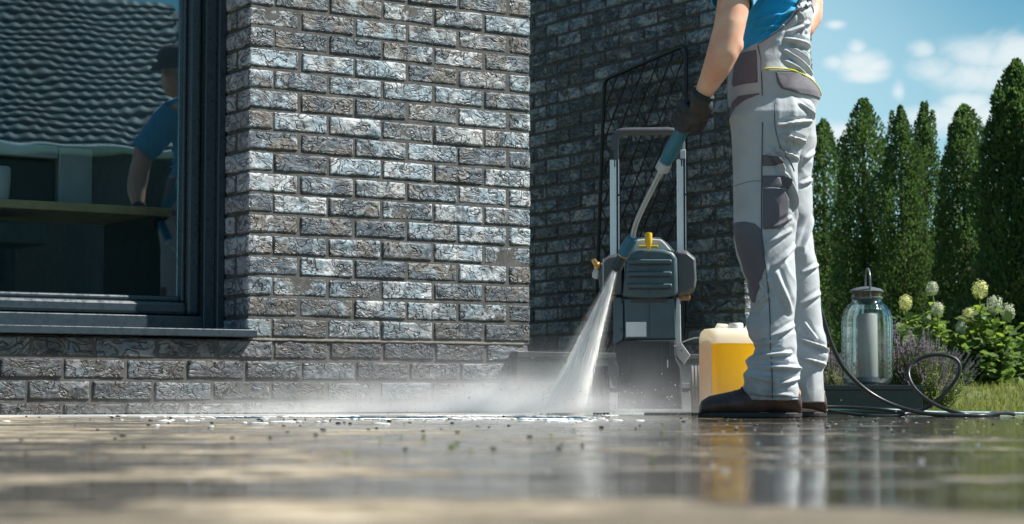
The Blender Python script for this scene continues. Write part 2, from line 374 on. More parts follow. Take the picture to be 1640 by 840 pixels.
# translucent plastic with liquid
def translucent_mat(name, col, tcol, fac, rough=0.35):
    m = bpy.data.materials.new(name); m.use_nodes = True; g = G(m.node_tree); b = g.n['Principled BSDF']
    b.inputs['Base Color'].default_value = (*col, 1); b.inputs['Roughness'].default_value = rough
    b.inputs['Subsurface Weight'].default_value = 0.7; b.inputs['Subsurface Radius'].default_value = (0.12, 0.07, 0.02); b.inputs['Subsurface Scale'].default_value = 1.0
    t = g.new('ShaderNodeBsdfTranslucent'); t.inputs[0].default_value = (*tcol, 1)
    mx = g.new('ShaderNodeMixShader'); mx.inputs[0].default_value = fac
    g.l.new(b.outputs[0], mx.inputs[1]); g.l.new(t.outputs[0], mx.inputs[2]); g.l.new(mx.outputs[0], g.n['Material Output'].inputs[0])
    return m
M['liquid'] = translucent_mat('yellow_liquid_in_plastic', (1.0, 0.66, 0.02), (1.0, 0.76, 0.04), 0.62)
M['natural'] = translucent_mat('natural_plastic', (0.92, 0.88, 0.76), (0.98, 0.93, 0.82), 0.5)

# ------------------------------------------------------------------ patio, lawn, far ground
def patio_material():
    m = bpy.data.materials.new('wet_concrete'); m.use_nodes = True; g = G(m.node_tree); b = g.n['Principled BSDF']
    tc = g.new('ShaderNodeTexCoord'); v = tc.outputs['Object']
    s = g.new('ShaderNodeSeparateXYZ', inp={0: v}); X, Y = s.outputs[0], s.outputs[1]
    big = g.noise(g.scalev(v, (1.5, 3.2, 1)), 1.6, 5, 0.6, 0.4); mid = g.noise(g.scalev(v, (1, 2.2, 1)), 9, 6, 0.62, 0.5); fine = g.noise(v, 130, 5, 0.7)
    ang = g.math('DIVIDE', X, g.math('MAXIMUM', Y, 0.3))
    a = g.math('ADD', g.math('ADD', g.math('MULTIPLY', X, 0.27), g.math('MULTIPLY', g.math('SUBTRACT', big, 0.5), 2.6)), g.math('MULTIPLY', g.math('SUBTRACT', mid, 0.5), 0.9))
    brk = g.noise(g.scalev(v, (1.3, 1.0, 1)), 22, 4, 0.6)
    a = g.math('ADD', a, g.math('MULTIPLY', g.math('SUBTRACT', brk, 0.5), 1.1))
    wet = g.ramp(a, -0.32, 0.0)
    near = g.ramp(g.math('ADD', Y, g.math('ADD', g.math('MULTIPLY', g.math('SUBTRACT', mid, 0.5), 0.9), g.math('MULTIPLY', g.math('SUBTRACT', big, 0.5), 1.2))), 1.0, 1.14)
    wet = g.math('MULTIPLY', wet, near)
    far = g.math('MULTIPLY', g.ramp(Y, 3.6, 5.6), g.ramp(mid, 0.42, 0.52)); wet = g.math('MAXIMUM', wet, g.math('MULTIPLY', far, g.ramp(X, -1.8, -0.9)))
    drycol = g.mix(g.ramp(mid, 0.35, 0.66), (0.58, 0.50, 0.38), (0.30, 0.245, 0.165))
    drycol = g.mix(g.math('MULTIPLY', g.ramp(g.noise(v, 5, 4, 0.6, 1.0), 0.56, 0.70), 0.5), drycol, (0.42, 0.27, 0.15))
    wetcol = g.mix(g.ramp(fine, 0.3, 0.7), (0.060, 0.049, 0.037), (0.125, 0.104, 0.080))
    damp = g.mix(g.ramp(a, -0.6, -0.15), drycol, (0.17, 0.145, 0.11))
    col = g.mix(wet, damp, wetcol)
    blot = g.noise(g.scalev(v, (1, 0.8, 1)), 34, 5, 0.68, 0.8); col = g.mix(g.math('MULTIPLY', g.ramp(blot, 0.48, 0.62), g.math('SUBTRACT', 0.62, g.math('MULTIPLY', wet, 0.4))), col, (0.17, 0.135, 0.095))
    grit = g.ramp(fine, 0.60, 0.70); col = g.mix(g.math('MULTIPLY', grit, 0.35), col, (0.08, 0.07, 0.06))
    g.l.new(col, b.inputs['Base Color'])
    g.l.new(g.math('ADD', g.ramp(wet, 0.0, 0.8, 0.75, 0.012), g.math('MULTIPLY', fine, 0.012)), b.inputs['Roughness'])
    b.inputs['IOR'].default_value = 1.36
    g.l.new(g.ramp(wet, 0.0, 0.6, 0.12, 0.5), b.inputs['Specular IOR Level'])
    rip = g.noise(g.scalev(v, (1.0, 1.6, 1)), 7, 3, 0.5); rip2 = g.noise(g.scalev(v, (1.0, 2.0, 1)), 30, 3, 0.55)
    h = g.math('ADD', g.math('MULTIPLY', rip, 0.0016), g.math('MULTIPLY', rip2, 0.00060))
    hd = g.math('ADD', g.math('MULTIPLY', mid, 0.004), g.math('MULTIPLY', fine, 0.0012))
    hh = g.math('ADD', g.math('MULTIPLY', h, wet), g.math('MULTIPLY', hd, g.math('SUBTRACT', 1.0, wet)))
    bp = g.new('ShaderNodeBump'); bp.inputs['Strength'].default_value = 1.0; bp.inputs['Distance'].default_value = 1.0
    g.l.new(hh, bp.inputs['Height']); g.l.new(bp.outputs[0], b.inputs['Normal'])
    return m
M['patio'] = patio_material()
EDGE = 7.75                                              # far edge of the patio on the garden side
def heights(x, y): return 0.0010 * mn.noise(Vector((x * 1.3, y * 2.3, 0))) + 0.0006 * mn.noise(Vector((x * 6, y * 9, 3)))
b = MB(); nx, ny = 150, 260
xs = [-4 + 9 * i / nx for i in range(nx + 1)]; ys = [-3 + 2.9 * j / 20 for j in range(20)] + [-0.1 + (EDGE + 0.1) * (j / (ny - 20)) ** 1.0 for j in range(ny - 19)]
b.v = [Vector((x, y, heights(x, y) * (1 if 0.5 < y < 7.2 else 0.3))) for y in ys for x in xs]
for j in range(len(ys) - 1):
    for i in range(nx): b.face(j * (nx + 1) + i, j * (nx + 1) + i + 1, (j + 1) * (nx + 1) + i + 1, (j + 1) * (nx + 1) + i)
kindof(b.build('patio', M['patio'], smooth='all', normals=False), 'structure')
lawn_mat = mat('lawn_soil', (0.13, 0.16, 0.045), 0.95, col2=(0.07, 0.10, 0.03), vscale=6, bump=0.02, bscale=40)
def gz(x, y):                                             # garden ground height
    if y < 7.9: return -0.03
    t = min(1, (y - 7.9) / 3.2); h = -0.03 + 0.155 * (t * t * (3 - 2 * t)) + 0.02 * max(0, min(6, y - 10))
    return h + 0.012 * mn.noise(Vector((x * 0.7, y * 0.7, 0)))
b = MB()
xs = [-60 + i * 4 for i in range(14)] + [-5 + i * 0.25 for i in range(60)] + [10 + i * 6 for i in range(10)] + [200, 900]
ys = [-200, -60, -20, -4, 0, 4, 7.2] + [7.9 + i * 0.25 for i in range(44)] + [20, 26, 40, 90, 300, 1500]
xs = [-900, -200] + xs
b.v = [Vector((x, y, gz(x, y))) for y in ys for x in xs]
for j in range(len(ys) - 1):
    for i in range(len(xs) - 1): b.face(j * len(xs) + i, j * len(xs) + i + 1, (j + 1) * len(xs) + i + 1, (j + 1) * len(xs) + i)
kindof(b.build('ground', lawn_mat, smooth='all', normals=False), 'structure')
# grass
b = MB(); rnd = random.Random(3)
for i in range(36000):
    y = 7.85 + (rnd.random() ** 1.3) * 7.2; x = y * (0.155 + 0.20 * rnd.random())
    if y < 8.4 and x < 1.75: continue
    h = 0.022 + 0.022 * rnd.random(); a = rnd.random() * pi; w = 0.0022 + 0.0015 * rnd.random()
    z = gz(x, y) - 0.003; lx, ly = rnd.gauss(0, 0.011), rnd.gauss(0, 0.011); k = len(b.v)
    b.v += [Vector((x - w * cos(a), y - w * sin(a), z)), Vector((x + w * cos(a), y + w * sin(a), z)), Vector((x + lx, y + ly, z + h))]
    b.face(k, k + 1, k + 2)
kindof(b.build('grass', M['grass'], normals=False), 'stuff')

# ------------------------------------------------------------------ bricks
def brick_mesh(name, L, Dp, H, seed, nx=44, ny=12, nz=15, amp=0.0032):
    rr = random.Random(seed); so = Vector((seed * 7.3, seed * 3.1, seed * 5.7)); idx = {}; V = []; Fc = []
    style = rr.random()
    def vert(i, j, k):
        key = (i, j, k)
        if key in idx: return idx[key]
        p = Vector((L * (i / nx - .5), Dp * (j / ny - .5), H * (k / nz - .5)))
        n = Vector((0, 0, 0))
        if i == 0: n.x -= 1
        if i == nx: n.x += 1
        if j == 0: n.y -= 1
        if j == ny: n.y += 1
        if k == 0: n.z -= 1
        if k == nz: n.z += 1
        cnt = n.length_squared; n.normalize()
        dis = 0.0
        if cnt > 1: dis -= 0.0032 + 0.002 * mn.noise(p * 60 + so) + 0.0012 * (cnt - 1)
        else:
            e = min(L / 2 - abs(p.x) if not n.x else 9, Dp / 2 - abs(p.y) if not n.y else 9, H / 2 - abs(p.z) if not n.z else 9)
            dis -= 0.0020 * max(0, 1 - e / 0.006)
            q = Vector((p.x * 15, p.y * 15, p.z * 24)) + so
            wv = mn.noise_vector(q * 1.2) * (0.9 + style)
            r1 = 1 - abs(mn.noise(q + wv)) * 2.6; r2 = 1 - abs(mn.noise(q * 2.3 + wv * 1.5)) * 2.4
            fade = min(1, e / 0.012)
            dis += amp * (0.9 * mn.noise(q * 0.7) + (-0.9 if style > 0.5 else 0.75) * max(0, r1) ** 3 + 0.45 * max(0, r2) ** 2 - 0.15) * fade
        low = 0.0016 * mn.noise(Vector((p.x * 14, p.y * 14, p.z * 14)) + so * 2)
        p = p + n * (dis + low)
        idx[key] = len(V); V.append(p); return idx[key]
    def side(fn, a, bb):
        for u in range(a):
            for w in range(bb): Fc.append((fn(u, w), fn(u + 1, w), fn(u + 1, w + 1), fn(u, w + 1)))
    side(lambda u, w: vert(u, 0, w), nx, nz); side(lambda u, w: vert(nx - u, ny, w), nx, nz)
    side(lambda u, w: vert(0, ny - u, w), ny, nz); side(lambda u, w: vert(nx, u, w), ny, nz)
    side(lambda u, w: vert(u, w, nz), nx, ny); side(lambda u, w: vert(u, ny - w, 0), nx, ny)
    me = bpy.data.meshes.new(name); me.from_pydata([tuple(p) for p in V], [], Fc)
    me.polygons.foreach_set('use_smooth', [True] * len(me.polygons)); return me
CH = 0.075; PT = 0.226; BL = 0.2185; BH = 0.0675; BD = 0.1
STR = [brick_mesh('brick', BL, BD, BH, i + 1) for i in range(16)]
HALF = [brick_mesh('brick_half', 0.1015, BD, BH, i + 40, nx=20) for i in range(6)]
LOW = [brick_mesh('brick_plain', BL, BD, BH, i + 60, nx=22, ny=5, nz=8) for i in range(10)]
LOWH = [brick_mesh('brick_plain_half', 0.1015, BD, BH, i + 80, nx=11, ny=5, nz=8) for i in range(4)]
brnd = random.Random(11)
def put_brick(pool, matl, parent, cx, cy, cz, rot=0.0, sx=1.0, name='brick'):
    me = brnd.choice(pool); key = me.name + matl.name
    me2 = put_brick.cache.get(key)
    if me2 is None:
        me2 = me.copy(); me2.materials.clear(); me2.materials.append(matl); put_brick.cache[key] = me2
    o = bpy.data.objects.new(name, me2); COL.objects.link(o); o.parent = parent
    flip = pi if brnd.random() < 0.5 else 0
    j = brnd.gauss(0, 0.0012)
    o.location = (cx + brnd.gauss(0, 0.0007), cy + (j if rot == 0 else 0), cz + brnd.gauss(0, 0.0007))
    o.rotation_euler = (brnd.gauss(0, 0.006), flip + brnd.gauss(0, 0.005), rot + brnd.gauss(0, 0.004))
    o.scale = (sx * brnd.uniform(0.993, 1.005), 1, brnd.uniform(0.975, 1.01)); return o
put_brick.cache = {}

AX, AY = -0.9416, 7.31; TH = radians(33.5)
U = Vector((cos(TH), sin(TH), 0)); N = Vector((sin(TH), -cos(TH), 0))
def HW(s, w, z=0): return Vector((AX, AY, z)) + U * s + N * w      # house coords -> world
house = thing('brick_house', 'house corner of sunlit rough grey brick beside the big dark framed window', 'house', (AX, AY, 0), TH)
LEDGE = P(400, 541.5, 7.31).z
LB = 1.216; NC = 22
# wall core (mortar), local coords: x = s, y = -w
b = MB(); b.box(0.004, LB - 0.004, 0.004, 0.235, LEDGE - 0.006, LEDGE + NC * CH)
core = b.build('wall', M['mortar'], house)
b = MB(); b.box(-3.2, LB - 0.02, 0.0105, 0.24, -0.05, LEDGE - 0.008)
plinth = b.build('plinth', M['mortar'], house)
b = MB(); b.box(0.0, LB, 0.004, 0.236, LEDGE + NC * CH + 0.002, 3.0); b.box(-3.2, -0.002, 0.22, 0.40, 1.95, 3.0); b.build('upper_wall', M['mortar'], house)
b = MB(); b.box(LB - 0.236, LB - 0.01, 0.237, 4.6, 0.0, 3.0); b.build('porch_side_wall', M['mortar'], house)
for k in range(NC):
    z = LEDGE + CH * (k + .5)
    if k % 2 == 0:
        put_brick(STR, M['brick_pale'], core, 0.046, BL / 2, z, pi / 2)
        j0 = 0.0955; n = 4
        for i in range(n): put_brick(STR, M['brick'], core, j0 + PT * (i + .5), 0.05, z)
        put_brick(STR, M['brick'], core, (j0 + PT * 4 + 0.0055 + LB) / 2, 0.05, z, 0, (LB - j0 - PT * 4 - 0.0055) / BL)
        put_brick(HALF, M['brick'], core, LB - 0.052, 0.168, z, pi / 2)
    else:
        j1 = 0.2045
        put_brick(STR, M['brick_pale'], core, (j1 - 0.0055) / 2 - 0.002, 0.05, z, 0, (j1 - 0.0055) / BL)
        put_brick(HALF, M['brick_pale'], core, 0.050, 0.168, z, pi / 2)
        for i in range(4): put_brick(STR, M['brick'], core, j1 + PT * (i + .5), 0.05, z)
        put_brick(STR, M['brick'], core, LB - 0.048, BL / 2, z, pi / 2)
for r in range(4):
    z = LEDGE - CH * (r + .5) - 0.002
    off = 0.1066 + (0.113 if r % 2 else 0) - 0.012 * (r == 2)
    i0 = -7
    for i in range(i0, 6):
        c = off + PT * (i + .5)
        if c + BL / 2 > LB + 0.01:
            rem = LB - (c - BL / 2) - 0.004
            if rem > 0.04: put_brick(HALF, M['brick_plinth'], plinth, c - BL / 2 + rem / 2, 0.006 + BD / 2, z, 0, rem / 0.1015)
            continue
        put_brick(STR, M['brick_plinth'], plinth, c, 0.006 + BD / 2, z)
# thin pointed mortar lip under the upper brickwork
b = MB(); pts = []
for i in range(90):
    s_ = 0.02 + (LB - 0.05) * i / 89
    pts.append((s_, 0.006 + 0.003 * mn.noise(Vector((s_ * 20, 0, 0))), LEDGE - 0.004 + 0.0025 * mn.noise(Vector((s_ * 26, 5, 0)))))
b.tube(pts, 0.0048, 6); b.build('mortar_lip', mat('lip_mortar', (0.26, 0.23, 0.19), 0.8, var=0.2, vscale=60), house)
# edging strip at the foot of the wall
b = MB(); b.box(-3.2, LB + 0.4, -0.20, -0.185, -0.02, 0.006); b.build('drain_edge', M['alu'], house)

# ------------------------------------------------------------------ window (in the same house)
win = bpy.data.objects.new('window', None); COL.objects.link(win); win.parent = house
WY = 0.242                                                # set back of the frame plane
GX1 = -0.151                                               # glass right edge in s
zs = LEDGE + 0.030                                         # sill top
zb = P(345, 529, 7.55).z + 0.004
def wbox(name, m_, x0, x1, y0, y1, z0, z1, bev=0.004): return MB().box(x0, x1, y0, y1, z0, z1).build(name, m_, win, bevel=bev)
ZT = 2.0
wbox('outer_frame', M['frame'], -0.034, -0.003, WY - 0.055, WY + 0.05, zs, ZT)
wbox('outer_frame', M['frame'], -0.078, -0.0335, WY - 0.035, WY + 0.05, zs, ZT)
wbox('outer_frame', M['frame'], -3.2, -0.0785, WY - 0.035, WY + 0.05, zs, zs + 0.052)
wbox('sash', M['frame'], -0.132, -0.082, WY - 0.012, WY + 0.05, zs + 0.056, ZT, 0.012)
wbox('sash', M['frame'], -3.2, -0.1325, WY - 0.012, WY + 0.05, zs + 0.056, zs + 0.104, 0.012)
wbox('glazing_bead', M['frame'], -0.1505, -0.1328, WY + 0.004, WY + 0.045, zs + 0.104, ZT, 0.007)
wbox('glazing_bead', M['frame'], -3.2, -0.151, WY + 0.004, WY + 0.045, zs + 0.1045, zs + 0.124, 0.007)
wbox('seal', M['seal'], -0.0815, -0.0788, WY - 0.008, WY + 0.04, zs + 0.053, ZT, 0)
b = MB(); b.box(-3.2, -0.152, 0, 0.006, zs + 0.126, ZT)
pane = b.build('pane', M['glass'], win); pane.location = (0, WY + 0.026, 0)
PANE_TILT = radians(-0.6); pane.rotation_euler = (0, 0, PANE_TILT)
sill = MB(); sill.box(-3.2, 0.024, -0.028, WY - 0.04, zs - 0.0285, zs - 0.001); sill.build('sill', M['frame'], win, bevel=0.003)
# room behind the window
room = thing('living_room', 'dim room behind the big window with plain walls', 'room', (AX, AY, 0), TH)
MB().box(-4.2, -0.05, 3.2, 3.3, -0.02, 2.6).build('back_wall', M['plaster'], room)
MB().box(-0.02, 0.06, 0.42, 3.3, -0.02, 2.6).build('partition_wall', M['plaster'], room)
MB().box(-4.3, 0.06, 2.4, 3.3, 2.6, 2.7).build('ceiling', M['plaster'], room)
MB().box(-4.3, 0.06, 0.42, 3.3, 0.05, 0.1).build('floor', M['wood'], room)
b = MB(); n = 90; pts1 = []; pts2 = []
for i in range(n):
    x = -2.0 + 1.8 * i / n; y = 1.75 + 0.035 * sin(i * 0.95) + 0.015 * sin(i * 0.37)
    pts1.append((x, y, 0.1)); pts2.append((x, y, 2.5))
b.ring_loft([pts1, pts2], close=False)
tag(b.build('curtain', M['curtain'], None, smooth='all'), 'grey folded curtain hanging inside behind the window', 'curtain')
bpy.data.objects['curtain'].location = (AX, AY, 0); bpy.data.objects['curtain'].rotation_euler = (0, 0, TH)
def inside(px, py, back):                                  # point seen through pixel on plane 'back' behind the window, in house coords
    d = ray(px, py); c = Vector((0, 0, CAMZ)); o = HW(0, -back)
    t = (o - c).dot(N) / d.dot(N); p = c + d * t; q = p - Vector((AX, AY, 0))
    return q.dot(U), -q.dot(N), p.z
tb = thing('side_table', 'long table with a light oak edge standing behind the window', 'table', (AX, AY, 0), TH)
x1, y1, z1 = inside(284, 345, 0.62); x0, _, z0 = inside(-60, 330, 0.62)
MB().box(x0, x1, 0.62, 1.15, z1 - 0.006, z1 + 0.026).build('table_top', M['wood'], tb, bevel=0.003)
for xx in (x0 + 0.05, x1 - 0.1): MB().box(xx, xx + 0.05, 0.66, 1.10, 0.10, z1 - 0.008).build('leg', M['blackmetal'], tb)
zt = z1 + 0.028
def room_box(name, m_, a, c, back, lab, cat, depth=0.2):
    xa, _, za = inside(*a, back); xb, _, zb_ = inside(*c, back)
    o = MB().box(xa, xb, back, back + depth, zb_, za).build(name, m_, None, bevel=0.008); o.location = (AX, AY, 0); o.rotation_euler = (0, 0, TH)
    return tag(o, lab, cat)
xb, _, _ = inside(148, 300, 0.80); xa, _, ztop = inside(95, 236, 0.80)
pr = thing('printer', 'black and pale printer standing on the table behind the window', 'printer', (AX, AY, 0), TH)
MB().box(xa, xb, 0.80, 1.02, zt, ztop).build('side_panel', M['palegrey'], pr, bevel=0.006)
x2, _, z2 = inside(-40, 232, 0.80)
MB().box(x2, xa - 0.003, 0.80, 1.02, ztop - 0.045, ztop + 0.005).build('lid', M['palegrey'], pr, bevel=0.006)
MB().box(x2, xa - 0.003, 0.83, 1.02, zt, ztop - 0.047).build('body', M['black'], pr, bevel=0.01)
vx, vy, vz = inside(-4, 342, 0.72)
b = MB(); b.lathe([(0.036, 0), (0.042, 0.02), (0.046, 0.08), (0.046, 0.118), (0.040, 0.126), (0.02, 0.127)], (vx, vy, zt), 28)
o = b.build('vase', M['white'], None, smooth=True); o.location = (AX, AY, 0); o.rotation_euler = (0, 0, TH); tag(o, 'pale round vase at the left end of the table behind the window', 'vase')
tx, _, tz = inside(86, 390, 0.60); tx0, _, tz0 = inside(-30, 352, 0.60)
o = MB().box(tx0, tx, 0.66, 0.98, tz, tz0).build('drawer_box', M['plaster'], None, bevel=0.004); o.location = (AX, AY, 0); o.rotation_euler = (0, 0, TH)
tag(o, 'shallow pale grey drawer box fixed under the table behind the window', 'drawer')

# ------------------------------------------------------------------ shaded porch wall with its sunlit end face
C0 = Vector((0.172, 11.30, 0)); Dw = 1.72; WZ0 = 0.405 - 5 * CH; WC = 31
wingrot = atan2(N.y, N.x)                                  # local x runs along N (towards us), local y = U
wing = thing('brick_wall', 'shaded grey brick porch wall with sunlit end, behind the pressure washer', 'wall', tuple(C0), wingrot)
# local: x = along N (0 = deep corner), y = +U side; visible dark face at y = 0 facing -U
b = MB(); b.box(-0.3, Dw - 0.005, 0.0045, 0.44, WZ0, WZ0 + WC * CH); wcore = b.build('wall', mat('porch_mortar', (0.13, 0.125, 0.12), 0.9, var=0.2, vscale=30, bump=0.003, bscale=170), wing)
b = MB(); b.box(-1.4, Dw, 0.0045, 0.44, WZ0 + WC * CH + 0.002, 3.0); b.box(-1.4, -0.302, 0.003, 0.44, 0, WZ0 + WC * CH); b.build('upper_wall', M['mortar'], wing)
for k in range(WC):
    z = WZ0 + CH * (k + .5); off = 0.0 if k % 2 else 0.113
    e = Dw
    # dark face, laid back from the corner
    first = BL if k % 2 == 0 else 0.1015
    c = e - first / 2 - 0.0
    put_brick(LOW if first == BL else LOWH, M['brick_shade'], wcore, c, 0.05, z); c = e - first - 0.0115
    while c > -0.10 and z > 0.2:
        put_brick(LOW, M['brick_shade'], wcore, c - BL / 2, 0.05, z); c -= PT
    # end face (normal N) : half / full pattern along U
    y = 0.1115 if k % 2 == 0 else 0.0
    if k % 2: put_brick(LOWH, M['brick'], wcore, e - 0.050, 0.1665 + 0.0, z, pi / 2); y = 0.2255
    while y < 0.44:
        L = min(BL, 0.452 - y)
        put_brick(LOW if L > 0.15 else LOWH, M['brick'], wcore, e - BD / 2, y + L / 2, z, pi / 2, L / (BL if L > 0.15 else 0.1015)); y += L + 0.0115

# entrance steps
st = thing('entrance_steps', 'dark granite entrance steps between the brick corner and porch wall', 'steps', (AX, AY, 0), TH)
S0 = 1.128; s_end = 2.35
MB().box(S0, s_end, -0.040, 0.33, 0.218, 0.240).build('tread', M['stone'], st, bevel=0.002)
MB().box(S0 + 0.004, s_end, -0.030, 0.32, 0.1212, 0.2165).build('riser', M['stone'], st)
MB().box(S0 - 0.016, s_end, -0.075, 0.33, 0.0995, 0.121).build('tread', M['stone'], st, bevel=0.002)
MB().box(S0 - 0.006, s_end, -0.062, 0.32, -0.02, 0.098).build('riser', M['stone'], st)
MB().box(LB, s_end, 0.3305, 4.6, 0.02, 0.2395).build('landing', M['stone'], st)

# metal trellis against the shaded wall
tr = thing('wall_trellis', 'black metal trellis with crossed wires leaning on the shaded wall', 'trellis')
def wingpt(s_, z, off=0.05): return C0 + N * s_ - U * off + Vector((0, 0, z))
def wingpix(px, py, off=0.05):
    d = ray(px, py); c = Vector((0, 0, CAMZ)); o = C0 - U * off
    t = (o - c).dot(U) / d.dot(U); return c + d * t
tl = wingpix(968, 128); trr = wingpix(1099, 72); bl_ = wingpix(957, 425); br_ = wingpix(1096, 400)
bl_ = bl_ + (bl_ - tl) * 0.95; br_ = br_ + (br_ - trr) * 0.92
def rounded(a, bb, c, r=0.05):
    u1 = (a - bb).normalized() * r; u2 = (c - bb).normalized() * r
    return [bb + u1, bb + u1 * .45 + u2 * .08, bb + u1 * .08 + u2 * .45, bb + u2]
pts = [bl_] + rounded(bl_, tl, trr) + rounded(tl, trr, br_) + [br_]
MB().tube(pts, 0.0105, 10).build('frame', M['blackmetal'], tr, smooth=True)
def tq(u, v): return (tl * (1 - u) + trr * u) * (1 - v) + (bl_ * (1 - u) + br_ * u) * v
MB().tube([tq(0, 0.62), tq(1, 0.60)], 0.004, 6).build('crossbar', M['blackmetal'], tr)
MB().tube([tq(0, 0.645), tq(1, 0.625)], 0.003, 6).build('crossbar', M['blackmetal'], tr)
for i in range(-11, 18):
    for sg in (1, -1):
        u0 = i * 0.172 + (0.05 if sg > 0 else 0)
        a0, a1 = u0, u0 + sg * 1.85
        ts = sorted(((0.0 - a0) / (a1 - a0), (1.0 - a0) / (a1 - a0)))
        lo = max(0, ts[0]); hi = min(1, ts[1])
        if hi - lo < 0.03: continue
        MB().tube([tq(a0 + (a1 - a0) * lo, lo), tq(a0 + (a1 - a0) * hi, hi)], 0.0038, 5).build('wire', M['blackmetal'], tr)

# ------------------------------------------------------------------ pressure washer
WYD = 7.2
mc = P(1041, 639, WYD); mc.z = 0
washer = thing('pressure_washer', 'petrol grey wheeled pressure washer with tall aluminium handle standing by the porch wall', 'pressure washer', tuple(mc), radians(-4))
SC = WYD / F * 1.0
def wx(px): return (px - 1041) * SC
def wz(py): return P(1041, py, WYD).z
def poly(pts): return [(wx(x), wz(y)) for x, y in pts]
def inset(pl, k, dz=0):                                   # scale polygon about its centre
    cx = sum(p[0] for p in pl) / len(pl); cz = sum(p[1] for p in pl) / len(pl)
    return [(cx + (x - cx) * k, cz + (z - cz) * k + dz) for x, z in pl]
def layered(layers): b = MB(); b.ring_loft([[(x, y, z) for x, z in pl] for pl, y in layers]); return b
# rails
for xa, xb, nm in ((977, 992, 0), (1086, 1101, 1)):
    b = MB(); b.box(wx(xa), wx(xb) - 0.009, 0.10, 0.128, wz(472), wz(250)); r_ = b.build('rail', M['alu'], washer, bevel=0.003)
    xs_ = wx(xb) - 0.0085
    MB().box(xs_, xs_ + 0.005, 0.106, 0.128, wz(472), wz(251)).build('groove', M['slot'], r_)
    MB().box(xs_ + 0.0055, xs_ + 0.0085, 0.10, 0.128, wz(472), wz(250)).build('lip', M['alu'], r_)
    MB().tube([(xs_ + 0.006, 0.098, wz(308)), (xs_ + 0.006, 0.104, wz(308))], 0.004, 8).build('screw', M['black'], r_)
hp = []
rb = 0.014
pts = [(wx(985), 0.114, wz(262)), (wx(985), 0.114, wz(232)), (wx(986), 0.113, wz(216)), (wx(992), 0.112, wz(207)), (wx(1003), 0.11, wz(204.5)), (wx(1040), 0.108, wz(204.5)), (wx(1075), 0.11, wz(204.5)), (wx(1087), 0.112, wz(208)), (wx(1093), 0.113, wz(218)), (wx(1094), 0.114, wz(262))]
MB().tube(spline(pts, 5), (0.0145), 14).build('handle', M['grey'], washer, smooth=True)
MB().box(wx(977), wx(984), 0.10, 0.126, wz(249.5), wz(235)).build('end_cap', M['black'], washer, bevel=0.002)
MB().box(wx(1092), wx(1101), 0.098, 0.126, wz(249.5), wz(235)).build('end_cap', M['palegrey'], washer, bevel=0.002)
# head: centre cover
face = poly([(998, 478), (1002, 440), (1006, 412), (1018, 404), (1041, 402.5), (1064, 404), (1079, 409), (1085, 418), (1086, 470), (1084, 476), (1068, 480.5), (1041, 482), (1012, 480)])
cover = layered([(inset(face, .90), -0.150), (inset(face, .985), -0.142), (face, -0.12), (face, 0.02)]).build('front_cover', M['teal'], washer, bevel=0.004, smooth=True)
MB().box(wx(1041) - 0.0012, wx(1041) + 0.0012, -0.1515, -0.149, wz(477), wz(410)).build('seam_line', M['slot'], cover)
for vy, xl, xr in ((424, 1010, 1073), (443, 1009, 1073), (462, 1009, 1073)):
    b = MB(); ring = []
    zc = wz(vy)
    for (yy, hh, e) in ((-0.150, 0.0085, 0.0), (-0.1575, 0.0075, 0.001), (-0.1600, 0.0050, 0.004)):
        ring.append([(wx(xl) - hh * cos(a) * (1 if 1 else 0) + (wx(xr) - wx(xl)) * (1 if abs(a) > pi / 2 else 0) + 0, yy, zc + hh * sin(a)) for a in [pi * t / 6 - pi / 2 for t in range(0, 7)] + [pi * t / 6 + pi / 2 for t in range(0, 7)]])
    b.ring_loft(ring); b.build('vent', M['teal'], cover, smooth=True)
    MB().box(wx(xl), wx(xr), -0.1525, -0.149, zc - 0.014, zc - 0.0095).build('vent_slot', M['slot'], cover)
# chamfered right and left shoulders
def shoulder(side):
    if side > 0: prof = [((1083, 404), (1100, 405), (1114, 417), (1115.5, 452), (1113, 466), (1100, 475), (1083, 477))]
    else: prof = [((1001, 408), (978, 412), (966, 420), (960, 440), (962, 462), (974, 474), (1001, 478))]
    pl = poly(prof[0])
    return layered([(inset(pl, .86), -0.125), (pl, -0.100), (pl, 0.075), (inset(pl, .9), 0.09)])
shoulder(1).build('side_housing', M['grey'], washer, bevel=0.004, smooth=True)
shoulder(-1).build('side_housing', M['grey'], washer, bevel=0.004, smooth=True)
for sg in (1, -1):
    x0 = wx(1085 if sg > 0 else 998); MB().box(min(x0, x0 + sg * 0.045), max(x0, x0 + sg * 0.045), -0.07, 0.06, wz(481), wz(475.5)).build('underside_lip', M['tan'], washer, bevel=0.002)
MB().box(wx(968) - 0.001, wx(968) + 0.002, -0.127, -0.12, wz(474), wz(418)).build('edge_strip', M['palegrey'], washer)
# top visor, handle arch and yellow switch
vis = poly([(1012, 404), (1014, 392), (1022, 387), (1041, 385), (1060, 387), (1066, 392), (1077, 405)])
layered([(inset(vis, .97), -0.09), (vis, -0.07), (vis, 0.03)]).build('visor', M['palegrey'], washer, bevel=0.004)
MB().tube([(wx(x), -0.02, wz(y)) for x, y in ((1009, 404), (1015, 388), (1024, 383.5), (1041, 382.5), (1057, 383.5), (1068, 391), (1080, 405))], 0.0038, 8).build('carry_arch', M['grey'], washer, smooth=True)
sw = MB(); sw.lathe([(0.0005, -0.064), (0.009, -0.045), (0.013, -0.030), (0.0125, -0.004), (0.0115, 0), (0.004, 0.001)], (0, 0, 0), 14)
o = sw.build('switch_knob', M['yellow'], washer, smooth=True); o.location = (wx(1040), -0.155, wz(379)); o.scale = (1, .7, 1)
MB().box(wx(1024), wx(1055), -0.135, -0.110, wz(401), wz(397.5)).build('switch_collar', M['yellow'], o and washer, bevel=0.002)
